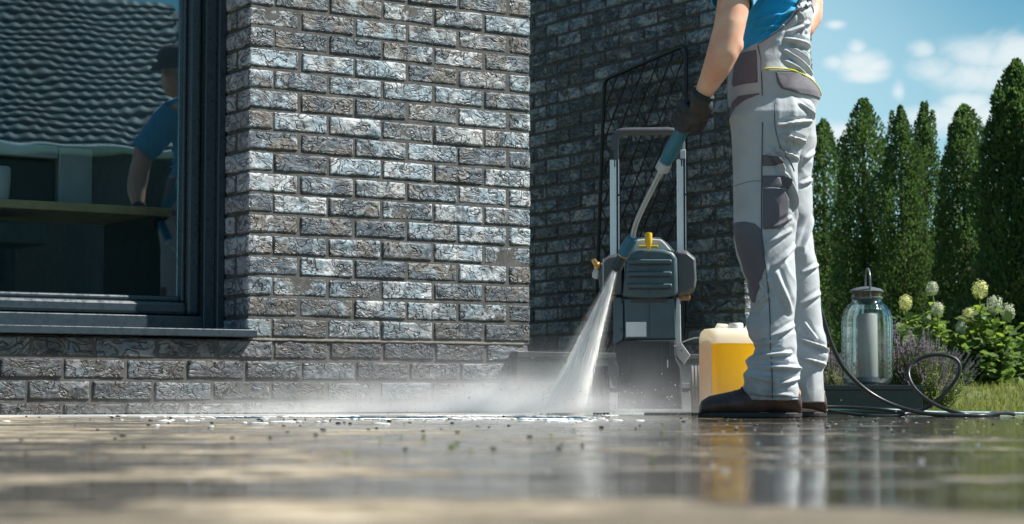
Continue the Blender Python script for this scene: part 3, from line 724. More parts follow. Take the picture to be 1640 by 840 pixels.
# brass coupling with hose union on the left
cp = MB().lathe([(0.010, 0), (0.013, 0.004), (0.013, 0.02), (0.009, 0.024), (0.009, 0.04)], seg=6).build('coupling', M['brass'], washer)
cp.location = (wx(962), -0.10, wz(433)); cp.rotation_euler = (radians(30), radians(-35), 0)
MB().lathe([(0.014, 0), (0.016, 0.02), (0.010, 0.034)], seg=16, M=Matrix.Rotation(radians(200), 3, 'Y')).build('union', M['palegrey'], washer, smooth=True).location = (wx(960), -0.09, wz(434))
# trunk
tk = poly([(1001, 481), (1081, 481), (1082.5, 545), (1002, 545)])
trunk = layered([(inset(tk, .985), -0.128), (tk, -0.120), (tk, 0.09)]).build('trunk', M['teal'], washer, bevel=0.003)
MB().box(wx(1011), wx(1070), -0.1285, -0.1265, wz(488), wz(481.5)).build('recess', M['slot'], trunk)
MB().box(wx(1041) - 0.0008, wx(1041) + 0.0008, -0.1292, -0.1275, wz(544), wz(489)).build('seam_line', M['slot'], trunk)
MB().box(wx(1082) - 0.006, wx(1082) - 0.004, -0.1292, -0.1275, wz(544), wz(483)).build('seam_line', M['slot'], trunk)
MB().box(wx(1004), wx(1036), -0.1310, -0.1287, wz(541.5), wz(518)).build('label_plate', M['white'], trunk, bevel=0.001)
# frame legs
lf = poly([(984, 484), (988, 477), (997, 478), (1000.5, 488), (1000.5, 547), (986, 556), (984, 552)])
fl = layered([(inset(lf, .93), -0.124), (lf, -0.112), (lf, 0.07)]).build('frame_leg', M['teal'], washer, bevel=0.003)
for yy in (487, 530): MB().ball((wx(996.5), -0.124, wz(yy)), (0.0035, 0.003, 0.006), 8, 6).build('bolt', M['slot'], fl)
rf = poly([(1082, 488), (1084, 479), (1089.5, 482), (1090.5, 551), (1105, 571.5), (1094, 586.5), (1079, 570), (1080.5, 548)])
fr_ = layered([(inset(rf, .95), -0.122), (rf, -0.112), (rf, -0.07)]).build('frame_leg', M['palegrey'], washer, bevel=0.002)
MB().ball((wx(1091), -0.124, wz(563)), (0.003, 0.003, 0.003), 8, 6).build('bolt', M['slot'], fr_)
# base housing
bs = poly([(1002, 546), (1081, 546), (1083, 575), (1090, 590), (1092, 655), (990, 655), (992, 590), (985, 560), (988, 552)])
base = layered([(inset(bs, .97), -0.142), (bs, -0.125), (bs, 0.12)]).build('base_housing', M['black'], washer, bevel=0.004)
for i in range(3): MB().tube([(wx(1073 + i * 3), -0.143, wz(548)), (wx(1073 + i * 3.2), -0.147, wz(572))], 0.0015, 6).build('cooling_rib', M['grey'], base)
MB().box(wx(1068), wx(1070), -0.147, -0.141, wz(590), wz(578)).build('marker_strip', M['palegrey'], base)
for xx in (1008, 1060): MB().box(wx(xx), wx(xx + 1.2), -0.1455, -0.141, wz(652), wz(549)).build('panel_seam', M['slot'], base)
lp = poly([(975, 572), (991, 589), (991, 625), (982, 618), (975, 590)])
layered([(lp, -0.135), (lp, -0.125)]).build('splash_plate', M['grey'], washer, bevel=0.001)
# wheels seen tread-on
for cx in (1120, 962):
    z0 = wz(618); R = 0.087; w = 0.028
    prof = []
    b = MB(); cols = [(-w, R * .86), (-w * .95, R * .94)]
    for i in range(5):
        a = -w * .85 + i * w * 1.7 / 4
        cols += [(a - .0035, R), (a + .0035, R), (a + .0045, R * .955), (a + .0065, R * .955)]
    cols += [(w * .95, R * .94), (w, R * .86)]
    Mx = Matrix.Rotation(pi / 2, 3, 'Y')
    b.lathe([(r, z) for z, r in cols], (0, 0, 0), 40, Mx)
    whl = b.build('wheel', M['tyre'], washer, smooth=True); whl.location = (wx(cx), 0.06, R + 0.001)
    MB().lathe([(0.03, -0.031), (0.035, -0.029), (0.035, 0.029), (0.03, 0.031)], (0, 0, 0), 20, Mx).build('hub', M['palegrey'], whl, smooth=True)
MB().tube([(wx(962), 0.06, 0.088), (wx(1120), 0.06, 0.088)], 0.008, 8).build('axle', M['blackmetal'], washer)

# suction tube
def pixpath(pts, n=6): return spline([P(*p) for p in pts], n)
tag(MB().tube(pixpath([(1078, 556, 7.06), (1092, 549, 7.0), (1108, 543, 6.96), (1124, 541, 6.93), (1140, 545, 6.9)]), 0.0026, 8).build('suction_tube', M['white'], smooth=True),
    'thin clear tube running from the washer to the yellow canister', 'tube')

# ------------------------------------------------------------------ canister
CY = 6.92; cc = P(1172, 639, CY)
can = thing('canister', 'translucent plastic canister two thirds full of bright yellow liquid behind the boots', 'canister', (cc.x, CY, 0), radians(14))
cs = CY / F
def rrect(hx, hy, r, z, n=5):
    out = []
    for (sx_, sy_, a0) in ((1, 1, 0), (-1, 1, pi / 2), (-1, -1, pi), (1, -1, 3 * pi / 2)):
        for i in range(n + 1):
            a = a0 + pi / 2 * i / n; out.append((sx_ * (hx - r) + r * cos(a), sy_ * (hy - r) + r * sin(a), z))
    return out
H1 = P(1172, 551, CY).z; HT = P(1172, 527, CY).z; hx = 0.099
sh = lambda pts: [(x * .93 + .007, y, z) for x, y, z in pts]
b = MB(); b.ring_loft([sh(rrect(hx * .94, .058, .03, 0.002)), sh(rrect(hx, .066, .028, 0.012)), sh(rrect(hx, .066, .028, H1 * .5)), sh(rrect(hx, .066, .028, H1))]); b.build('liquid', M['liquid'], can, smooth=True)
b = MB(); b.ring_loft([rrect(hx + .001, .067, .028, H1 + .001), rrect(hx + .0005, .066, .028, H1 + .02), rrect(hx * .97, .062, .03, HT - .012), rrect(hx * .88, .05, .03, HT - .001), rrect(hx * .7, .03, .02, HT + 0.001)]); b.build('upper_shell', M['natural'], can, smooth=True)
b = MB(); b.box(-hx, -hx + .0125, -.052, .052, .006, H1 + .012); b.build('side_column', M['natural'], can, bevel=.008)
b = MB(); b.tube([(-.055, 0, HT - .012), (-.045, 0, HT + .008), (-.02, 0, HT + .006), (.0, 0, HT - .006)], .011, 10); b.build('handle', M['natural'], can, smooth=True)
b = MB(); b.lathe([(.022, 0), (.025, .003), (.025, .017), (.022, .021), (.004, .022)], (.012, -.012, HT - .002), 24); b.build('cap', M['white'], can, smooth=True)
b = MB(); b.tube([(.045, -.02, HT - .004), (.058, -.02, HT + .016), (.075, -.02, HT + .040)], [.009, .007, .006], 10); b.build('filler_neck', M['white'], can, smooth=True)
b = MB(); b.tube([(.05, -.02, HT - .01), (.068, -.018, HT + .010)], [.013, .011], 10); b.build('neck_ring', M['yellow'], can, smooth=True)

# ------------------------------------------------------------------ spray lance
def LP(x, y, Y): return P(x, y, Y)
lance = thing('spray_lance', 'blue sleeved steel spray lance held low and pointing at the wet floor', 'lance')
nz0, nz1 = LP(986, 431, 6.62), LP(1013, 381, 6.53)
tip, back = nz0, nz1
dirn = (back - tip).normalized()
MB().tube([tip, tip + dirn * .004, tip + dirn * .030, tip + dirn * .034, tip + dirn * .062], [.015, .0195, .0185, .0165, .017], 18).build('nozzle', M['tealdark'], lance, smooth=True)
MB().tube([tip - dirn * .0005, tip + dirn * .002], [.010, .010], 14).build('nozzle_orifice', M['slot'], lance)
MB().tube([tip + dirn * .063, tip + dirn * .068], .0185, 18).build('retaining_ring', M['brass'], lance)
MB().tube([tip + dirn * .069, tip + dirn * .10, back, back + dirn * .004], [.0205, .0215, .017, .011], 18).build('nozzle_grip', M['lancegrip'], lance, smooth=True)
mid = LP(1023, 347, 6.47); g0 = LP(1062, 268, 6.30)
MB().tube(spline([back, mid, g0, LP(1066, 260, 6.29)], 8), .0085, 14).build('tube', M['steel'], lance, smooth=True)
hnd = LP(1104, 186, 6.18)
axis = (hnd - g0).normalized()
MB().tube([g0 - axis * .012, g0 - axis * .009, g0 + axis * .018, g0 + axis * .02], [.019, .0225, .0225, .019], 18).build('sleeve_collar', M['palegrey'], lance, smooth=True)
endp = LP(1160, 84, 6.30)
MB().tube([g0 + axis * .021, g0 + axis * .05, hnd, endp], [.019, .0225, .0215, .019], 18).build('sleeve', M['lancegrip'], lance, smooth=True)
tg = LP(1164, 74, 6.36)
MB().tube([endp, tg, tg + Vector((.008, .02, -.01)), tg + Vector((.012, .03, -.075))], [.02, .024, .023, .017], 14).build('trigger_gun', M['black'], lance, smooth=True)

# ------------------------------------------------------------------ man
def pp(px, py, Y): return P(px, py, Y)
man = bpy.data.meshes.new('person')
b = MB()
def limb(pts, seg=14): b.tube([p[0] for p in pts], [p[1] for p in pts], seg)
# torso, neck, head (ellipse rings: wide across view depth)
def ring(cx, py, Y, a, bb, n=20, tilt=0):
    c = pp(cx, py, Y); return [(c.x + a * cos(2 * pi * j / n), c.y + bb * sin(2 * pi * j / n), c.z + tilt * cos(2 * pi * j / n)) for j in range(n)]
b.ring_loft([ring(1240, 235, 6.27, .05, .12), ring(1238, 200, 6.27, .10, .165), ring(1236, 150, 6.27, .108, .165), ring(1236, 100, 6.27, .095, .145), ring(1238, 50, 6.27, .095, .145), ring(1236, 0, 6.27, .108, .155),
             ring(1226, -45, 6.27, .110, .17), ring(1208, -85, 6.27, .092, .17), ring(1194, -104, 6.27, .065, .11), ring(1176, -118, 6.27, .056, .06), ring(1154, -136, 6.26, .052, .055), ring(1140, -146, 6.26, .048, .05)])
hc = pp(1122, -158, 6.25)
b.ball(hc + Vector((.012, 0, .022)), (.096, .077, .098), 22, 16)
b.ball(hc + Vector((-.028, 0, -.045)), (.062, .056, .072), 18, 12)
b.ball(hc + Vector((-.090, 0, -.030)), (.020, .013, .020), 10, 8); b.tube([hc + Vector((-.082, 0, .008)), hc + Vector((-.104, 0, -.032))], [.008, .013], 8)
b.ball(hc + Vector((-.080, 0, -.066)), (.013, .026, .008), 10, 8); b.ball(hc + Vector((-.070, 0, -.097)), (.020, .024, .018), 10, 8)
for sg in (1, -1): b.ball(hc + Vector((.012, sg * .079, -.01)), (.020, .010, .034), 10, 8)
# near arm (left arm, straight down to the lance)
limb([(pp(1208, -82, 6.13), .062), (pp(1188, -48, 6.05), .058), (pp(1177, -15, 6.02), .0515), (pp(1174, 12, 6.01), .049), (pp(1169, 40, 6.0), .047), (pp(1164, 62, 6.0), .0475), (pp(1158, 84, 6.0), .0475), (pp(1148, 108, 6.01), .042), (pp(1137, 130, 6.03), .034), (pp(1125, 152, 6.05), .0265), (pp(1121, 162, 6.06), .025)], 20)
b.ball(pp(1181, 72, 6.0), (.020, .03, .028), 12, 8)
# far arm: elbow behind the back, forearm forward to the gun
limb([(pp(1218, -80, 6.44), .060), (pp(1258, -58, 6.54), .054), (pp(1284, -20, 6.60), .047), (pp(1299, 8, 6.60), .042), (pp(1298, 26, 6.58), .040), (pp(1285, 45, 6.54), .040), (pp(1255, 66, 6.50), .036), (pp(1205, 86, 6.48), .029), (pp(1176, 90, 6.44), .026)], 16)
# legs inside the trousers
limb([(pp(1232, 215, 6.19), .075), (pp(1228, 300, 6.16), .066), (pp(1226, 400, 6.15), .058), (pp(1236, 450, 6.16), .052), (pp(1238, 520, 6.17), .05), (pp(1242, 600, 6.18), .038), (pp(1245, 645, 6.18), .036)], 16)
limb([(pp(1258, 215, 6.38), .068), (pp(1263, 300, 6.41), .052), (pp(1270, 400, 6.43), .048), (pp(1284, 450, 6.43), .05), (pp(1290, 520, 6.44), .048), (pp(1300, 600, 6.45), .036), (pp(1302, 645, 6.45), .034)], 16)
fa = pp(1245, 655, 6.18); b.ball(fa + Vector((-.05, 0, -.005)), (.10, .035, .025), 12, 8); fb = pp(1302, 655, 6.45); b.ball(fb + Vector((-.05, 0, -.005)), (.10, .035, .025), 12, 8)
person = b.build('person', M['skin'])
remesh(person, 0.0075, 4)
tag(person, 'man in blue shirt and grey dungarees aiming a spray lance at the floor', 'person')
for sg in (1, -1): MB().ball(hc + Vector((-.077, sg * .028, .004)), .0115, 10, 8).build('eye', M['eye'], person, smooth=True)
b = MB(); b.ball(hc + Vector((.030, 0, .018)), (.090, .083, .088), 20, 12); hair = b.build('hair', M['hair'], person, smooth=True)
b = MB(); Mh = Matrix.Rotation(radians(-8), 3, 'Y')
b.ring_loft([[hc + Mh @ Vector((.012 + .108 * r * cos(2 * pi * j / 28), .090 * r * sin(2 * pi * j / 28), z)) for j in range(28)] for r, z in ((1.0, .035), (1.03, .045), (1.02, .075), (.92, .105), (.68, .128), (.3, .138), (.02, .140))])
b.ring_loft([[hc + Mh @ Vector((-.075 - e * .100 * cos(t) - .0, .075 * sin(t) * (1 if e else .96), .036 - .02 * e + zz)) for t in [pi * (i / 14) - pi / 2 for i in range(15)]] for e, zz in ((0, .004), (1, .004), (1.02, 0), (1, -.004), (0, -.004))], cap=False)
b.build('cap', M['capcloth'], person, smooth=True)

# gloves: palm, four curled fingers and a thumb, joined by a fine voxel remesh
def glove(center, ax, outward, R, sgn=1):
    b = MB(); ax = ax.normalized(); o = (outward - ax * outward.dot(ax)).normalized(); t = ax.cross(o) * sgn
    def q(a, r, h): return center + ax * h + (o * cos(a) + t * sin(a)) * r
    # back of the hand wraps outside of the tube
    rr = R + .014
    for i, h in enumerate((.036, .0125, -.011, -.033)):
        ln = (1.0, 1.06, 1.0, .86)[i]; fr = (.0115, .0118, .0115, .0105)[i]
        angs = [0.1, 0.7, 1.35, 2.1 * ln, 2.9 * ln, 3.6 * ln]
        b.tube(spline([q(a, rr - (.003 if k > 3 else 0) + (.003 if k == 1 else 0), h - .004 * k * .4) for k, a in enumerate(angs)], 3), [fr * (1 if k < 9 else .92) for k in range(16)], 12)
    b.tube([q(-.5, rr + .002, .036), q(-.5, rr + .002, -.030)], [.017, .016], 12)
    b.tube([q(-1.1, rr + .004, .040), q(-1.0, rr + .006, -.026)], [.018, .017], 12)
    b.tube([q(.15, rr, .038), q(.15, rr, -.032)], [.0135, .0125], 12)
    b.tube(spline([q(-1.5, rr + .004, .02), q(-1.9, rr + .002, -.002), q(-2.5, rr, -.018), q(-3.1, rr, -.022)], 4), [.0155] * 5 + [.0135] * 4 + [.0125] * 4, 12)
    return b, q, rr
outw = Vector((.35, -.85, .35))
gb, q, rr = glove(hnd, axis, outw, .0215, -1)
wr = pp(1121, 160, 6.06); wd = (pp(1137, 130, 6.03) - wr).normalized()
gb.tube([q(-.7, rr + .004, .03), q(-.7, rr + .010, .055) * .5 + wr * .5, wr, wr + wd * .022], [.024, .029, .031, .033], 16)
gb.tube([q(-.2, rr, .01), wr], [.022, .027], 14)
gl_ = gb.build('glove', M['glove'], person); remesh(gl_, 0.0032, 3)
MB().tube([wr + wd * .012, wr + wd * .014, wr + wd * .026, wr + wd * .027], [.032, .035, .0355, .032], 20).build('glove_cuff', M['capcloth'], person, smooth=True)
gb, q, rr = glove(tg + Vector((.010, .024, -.045)), Vector((.1, .1, -.9)), Vector((-.3, .9, 0)), .017, 1)
gb.tube([q(-.7, rr + .004, -.01), pp(1176, 90, 6.44), pp(1192, 88, 6.46)], [.024, .028, .031], 14)
remesh(gb.build('glove', M['glove'], person), 0.0036, 3)

# ---- clothing: lofted shells with modelled folds
def fold(p, seed, k=1.0):
    q = Vector((p.x * 9, p.y * 5, p.z * 8)) + Vector((seed, seed * 2, 0))
    w = mn.noise_vector(q * .55) * 1.0; r = 1 - abs(mn.noise(q + w)) * 2.2
    return k * (.5 * max(0, r) ** 2 + .45 * mn.noise(q * .6 + w))
class Shell:
    """closed tube garment: rows of (py, L, R, depth centre Y, half depth)"""
    def __init__(s, rows, seed, amp, crease=None, sq=1.0):
        s.rows = rows; s.seed = seed; s.amp = amp; s.crease = crease or []; s.sq = sq
    def geo(s, py):
        L, R, Y, h = lerp_tab(s.rows, py); return L, R, Y, h
    def pt(s, th, py, off=0.0):                            # th: 0 = right edge, -pi/2 = towards the camera
        L, R, Y, h = s.geo(py); a = (R - L) / 2; cx = (L + R) / 2
        ct, st_ = cos(th), sin(th); e = s.sq
        ct2 = math.copysign(abs(ct) ** e, ct); st2 = math.copysign(abs(st_) ** e, st_)
        base = pp(cx, py, Y); sc = Y / F
        n = Vector((ct / max(a * sc, .02), st_ / max(h, .02), 0)).normalized()
        p = Vector((base.x + a * sc * ct2, Y + h * st2, base.z))
        px = cx + a * ct2
        d = 0.0
        fac = abs(st_) ** .8
        d += s.amp(py) * fold(p, s.seed) * (.22 + .78 * fac)
        for (x0, y0, x1, y1, wd0, dp0) in s.crease:         # hand placed creases, pixel line segments
            vx, vy = x1 - x0, y1 - y0; L2 = vx * vx + vy * vy
            t = max(0, min(1, ((px - x0) * vx + (py - y0) * vy) / L2)); dx = px - (x0 + vx * t); dy = py - (y0 + vy * t)
            dp = dp0 * 1.1; wd_ = wd0 * .72; q_ = sqrt(dx * dx + dy * dy) / wd_
            if q_ < 3 and st_ < .3:
                d += dp * (exp(-q_ * q_) - .55 * exp(-((sqrt(dx * dx + dy * dy) - wd_ * 1.6) / (wd_ * .9)) ** 2)) * (.35 + .65 * sin(pi * min(1, max(0.02, t * .86 + .07)))) * min(1, fac * 1.6)
        return p + n * (d + off)
    def mesh(s, y0, y1, seg=140, rows=260, top=0):
        b = MB(); R = []
        for i in range(rows + 1):
            py = y0 + (y1 - y0) * i / rows; R.append([s.pt(2 * pi * j / seg, py, -.024 * max(0, 1 - (py - y0) / top) if top else 0) for j in range(seg)])
        inner_end = [s.pt(2 * pi * j / seg, y1 - 2, -.006) for j in range(seg)]; inner2 = [s.pt(2 * pi * j / seg, y1 - 18, -.010) for j in range(seg)]
        in0 = [s.pt(2 * pi * j / seg, y0 + 2, -.028 if top else -.006) for j in range(seg)]; in1 = [s.pt(2 * pi * j / seg, y0 + 14, -.030 if top else -.010) for j in range(seg)]
        return b.ring_loft([in1, in0] + R + [inner_end, inner2], cap=False)
    def th_of(s, px, py):
        L, R, Y, h = s.geo(py); a = (R - L) / 2; r = max(-.999, min(.999, (px - (L + R) / 2) / a)); r = math.copysign(abs(r) ** (1 / s.sq), r)
        return -math.acos(max(-1, min(1, r)))
    def patch(s, rows, off=.0028, nu=30, nv=40):           # rows: (py, left px, right px)
        b = MB(); y0, y1 = rows[0][0], rows[-1][0]; R = []; n = nu + 1
        for i in range(nv + 1):
            py = y0 + (y1 - y0) * i / nv; l, r = lerp_tab(rows, py)
            ta, tb_ = s.th_of(l, py), s.th_of(r, py)
            R.append([(ta + (tb_ - ta) * j / nu, py) for j in range(n)])
        def edge(i, j): return 0 < i < nv and 0 < j < nu
        V = [s.pt(th, py, off if edge(i, j) else off * .2) for i, rw in enumerate(R) for j, (th, py) in enumerate(rw)]
        b.v = V
        for i in range(nv):
            for j in range(nu): b.face(i * n + j, i * n + j + 1, (i + 1) * n + j + 1, (i + 1) * n + j)
        return b
    def line(s, pts, rad, off=.001, n=6):
        P2 = spline([(x, y, 0) for x, y in pts], n)
        return MB().tube([s.pt(s.th_of(p.x, p.y), p.y, off) for p in P2], rad, 6)
near = Shell([(150, 1170, 1306, 6.20, .150), (175, 1170, 1309, 6.19, .145), (195, 1170, 1303, 6.18, .135), (220, 1172, 1293, 6.165, .118), (245, 1174, 1282, 6.16, .104), (270, 1175, 1277, 6.16, .096), (310, 1175, 1277, 6.16, .092), (350, 1175, 1277, 6.16, .088),
              (380, 1176, 1274, 6.16, .084), (405, 1179, 1272, 6.16, .080), (430, 1187, 1274, 6.16, .077), (451, 1196, 1275, 6.16, .075), (478, 1203, 1274, 6.16, .073), (498, 1202, 1272, 6.165, .073), (520, 1195, 1271, 6.17, .075), (537, 1199, 1274, 6.17, .075), (556, 1210, 1276, 6.17, .075),
              (569, 1206, 1275, 6.17, .078), (578, 1194, 1277, 6.17, .082), (590, 1198, 1282, 6.17, .082), (600, 1190, 1280, 6.17, .082), (612, 1192, 1276, 6.17, .08), (625, 1189, 1279, 6.17, .08), (642, 1196, 1279, 6.17, .08)], 3.0,
             lambda y: .006 + .006 * exp(-((y - 215) / 50) ** 2) + .006 * exp(-((y - 420) / 60) ** 2) + .006 * exp(-((y - 590) / 40) ** 2),
             [(1240, 210, 1292, 200, 4, .011), (1245, 226, 1288, 232, 4, .012), (1238, 248, 1279, 258, 4, .010), (1275, 175, 1302, 192, 4, .010), (1256, 205, 1262, 250, 4, .008), (1240, 262, 1272, 330, 6, .010), (1222, 242, 1250, 275, 5, .008),
              (1255, 285, 1276, 350, 5, .009), (1228, 372, 1262, 352, 4, .008), (1222, 395, 1262, 372, 5, .008), (1235, 430, 1272, 395, 5, .010), (1205, 440, 1228, 480, 4, .007), (1238, 440, 1262, 500, 6, .009),
              (1203, 500, 1230, 470, 4, .008), (1225, 545, 1272, 520, 5, .010), (1198, 572, 1262, 566, 4, .013), (1212, 588, 1281, 590, 4, .014), (1196, 603, 1240, 612, 4, .011), (1236, 618, 1278, 606, 4, .010), (1204, 556, 1240, 545, 4, .010), (1200, 628, 1262, 634, 4, .007)], .92)
o = near.mesh(152, 641, top=36).build('trouser_leg', M['drill'], person, smooth='all')
far = Shell([(160, 1215, 1308, 6.38, .125), (200, 1225, 1305, 6.40, .115), (230, 1226, 1307, 6.41, .105), (250, 1226, 1303, 6.41, .098), (280, 1226, 1299, 6.42, .092), (330, 1228, 1300, 6.42, .087), (370, 1232, 1300, 6.43, .083), (400, 1236, 1303, 6.43, .080),
             (430, 1242, 1310, 6.44, .077), (455, 1246, 1312, 6.44, .075), (487, 1248, 1314, 6.44, .073), (523, 1248, 1317, 6.45, .075), (550, 1246, 1323, 6.45, .078), (568, 1246, 1326, 6.45, .08), (582, 1246, 1323, 6.45, .08), (596, 1248, 1317, 6.45, .078), (615, 1248, 1318, 6.45, .078), (645, 1248, 1321, 6.45, .078)], 9.0,
            lambda y: .006 + .006 * exp(-((y - 380) / 60) ** 2) + .007 * exp(-((y - 570) / 40) ** 2),
            [(1285, 260, 1303, 245, 4, .009), (1278, 300, 1299, 290, 4, .009), (1279, 400, 1300, 350, 5, .010), (1280, 440, 1308, 425, 4, .009), (1278, 490, 1312, 470, 5, .008), (1278, 545, 1324, 562, 4, .014), (1280, 575, 1318, 585, 4, .012), (1284, 520, 1300, 545, 4, .009)], .92)
o = far.mesh(165, 645, rows=200, top=20).build('trouser_leg', M['drill'], person, smooth='all')
tors = Shell([(-112, 1170, 1235, 6.27, .10), (-96, 1165, 1258, 6.27, .195), (-70, 1172, 1282, 6.27, .215), (-40, 1182, 1296, 6.27, .195), (0, 1182, 1299, 6.27, .178), (40, 1184, 1294, 6.27, .170), (60, 1184, 1292, 6.27, .166), (85, 1178, 1292, 6.26, .160), (110, 1172, 1292, 6.25, .158), (130, 1170, 1298, 6.24, .157), (155, 1170, 1307, 6.23, .158), (185, 1174, 1303, 6.23, .15), (215, 1180, 1290, 6.24, .13)], 15.0,
             lambda y: .007 + .005 * exp(-((y - 30) / 40) ** 2),
             [(1246, 40, 1284, 18, 4, .010), (1250, 68, 1282, 48, 4, .013), (1247, 78, 1284, 82, 5, .015), (1245, 96, 1290, 125, 4, .013), (1258, 92, 1288, 108, 4, .011), (1246, 112, 1275, 128, 4, .010), (1262, 30, 1278, 62, 4, .008),
              (1200, 50, 1240, 40, 5, .010), (1205, 62, 1242, 58, 4, .012), (1212, 72, 1256, 30, 4, .010), (1215, 20, 1262, -10, 6, .010)], .95)
shirt = Shell(tors.rows, 15.0, tors.amp, tors.crease, .95)
b = shirt.mesh(-112, 120, rows=160).build('t_shirt', M['shirt'], person, smooth='all')
# sleeves
for (pa, pb, ra, rb_) in ((pp(1206, -84, 6.14), pp(1172, 2, 6.01), .078, .066), (pp(1220, -82, 6.43), pp(1284, -22, 6.60), .076, .066)):
    d = pb - pa; mb = MB(); rings = []
    for i in range(25):
        t = i / 24; c = pa + d * t; r = ra + (rb_ - ra) * t + .004 * mn.noise(Vector((t * 6, ra * 30, 0)))
        a1 = d.normalized().cross(Vector((0, 1, 0))).normalized(); a2 = d.normalized().cross(a1)
        rings.append([c + (a1 * cos(w_) + a2 * sin(w_)) * (r + .004 * mn.noise(Vector((cos(w_) * 2, sin(w_) * 2, t * 5)))) for w_ in [2 * pi * k / 32 for k in range(32)]])
    rings.append([c + (p_ - c) * .93 for p_ in rings[-1]]); mb.ring_loft(rings, cap=False); mb.build('sleeve', M['shirt'], person, smooth='all')
# dungaree bib and back over the shirt: everything behind the diagonal edge, then full round below the waist
bibrows = [(-20, 1276), (0, 1273), (18, 1266), (40, 1254), (60, 1238), (72, 1223), (82, 1208), (86, 1196), (92, 1180)]
b = MB(); n = 61; R = []; Y0, Y1 = -30, 214; NR = 150
for i in range(NR + 1):
    py = Y0 + (Y1 - Y0) * i / NR; l = lerp_tab(bibrows, py) if py < 92 else lerp_tab(tors.rows, py)[0]
    ta = tors.th_of(l, py) if py < 92 else -pi
    tb_ = pi / 2 if py < 92 else pi
    R.append([tors.pt(ta + (tb_ - ta) * j / (n * 2), py, (.009 if 0 < j < 2 * n else .006) - .022 * max(0, min(1, (py - 166) / 42))) for j in range(2 * n + 1)])
b.ring_loft(R, cap=False, close=False)
o = b.build('dungarees', M['drill'], person, smooth='all'); sm = o.modifiers.new('thick', 'SOLIDIFY'); sm.thickness = .003; sm.offset = -1
TW = tors
def gp(sh, name, m_, rows, off, nu=30, nv=30): return sh.patch(rows, off, nu, nv).build(name, m_, person, smooth='all')
def ln(sh, name, m_, pts, rad, off): return sh.line(pts, rad, off).build(name, m_, person, smooth='all')
ln(TW, 'hem_stitch', M['seam'], [(1277, -10), (1268, 18), (1256, 42), (1240, 62), (1224, 74), (1209, 84)], .0014, .0105)
ln(TW, 'side_seam', M['seam'], [(1208, 86), (1211, 110), (1212, 135), (1213, 160), (1213, 185), (1214, 208)], .0016, .0105)
gp(TW, 'side_patch', M['drilldark'], [(92, 1181, 1206), (110, 1176, 1207), (140, 1173, 1208), (146, 1176, 1208)], .0115)  # darker patch on the side of the dungarees, below the forearm
gp(TW, 'waist_panel', M['drilldark'], [(161, 1182, 1210), (170, 1174, 1211), (184, 1172, 1212), (190, 1172, 1190)], .0115)
ln(TW, 'piping', M['piping'], [(1169.5, 200), (1173, 193), (1182, 188), (1195, 185.5), (1212, 185.5)], .0026, .014)
ln(TW, 'piping', M['piping'], [(1216, 124.5), (1235, 124.5), (1255, 126.5), (1275, 132), (1290, 139.5), (1301, 149), (1305, 156)], .0026, .013)
gp(TW, 'pocket_flap', M['drilldark'], [(129, 1230, 1262), (135, 1230, 1288), (145, 1231, 1300), (155, 1236, 1305), (161, 1256, 1306), (164, 1275, 1303)], .0125)
ln(TW, 'strap_seam', M['seam'], [(1280, -5), (1290, 24), (1294, 27)], .0014, .011)
for (bx_, by_) in ((1277, 4), (1281, 12), (1271, 27)):
    MB().ball(TW.pt(TW.th_of(bx_, by_), by_, .012), (.008, .004, .008), 12, 8).build('buckle', M['pewter'], person, smooth=True)
ln(near, 'side_seam', M['seam'], [(1213.5, 205), (1214, 250), (1214, 300), (1214, 350), (1215, 380), (1219, 410), (1223, 440), (1227, 480), (1229, 530), (1230, 575), (1232, 638)], .0018, .0012)
ln(near, 'leg_seam', M['seam'], [(1231, 175), (1232, 205), (1238, 232), (1248, 250), (1262, 266), (1268, 278)], .0013, .0012)
gp(near, 'cargo_pocket', M['drilldark'], [(287, 1215, 1244), (291, 1215, 1257), (320, 1216, 1257), (352, 1216, 1256), (360, 1216, 1257), (371, 1217, 1243)], .006)
ln(near, 'pocket_stitch', M['drill'], [(1216, 307), (1236, 307), (1256, 309)], .0009, .0068)
gp(near, 'pocket_tab', M['drilldark'], [(255, 1215, 1221), (259, 1215, 1245), (266, 1215, 1250), (272, 1216, 1232)], .006, 20, 12)
gp(near, 'knee_patch', M['drilldark'], [(358, 1176, 1190), (363, 1176, 1206), (372, 1176, 1214), (400, 1180, 1217), (430, 1189, 1221), (455, 1199, 1214), (486, 1204, 1207)], .004)
ln(near, 'hem_stitch', M['seam'], [(1198, 632), (1220, 635), (1250, 636), (1276, 636)], .001, .0012)
ln(near, 'leg_stitch', M['drilldark'], [(1176, 300), (1190, 297), (1204, 295), (1213, 296)], .0008, .0012)
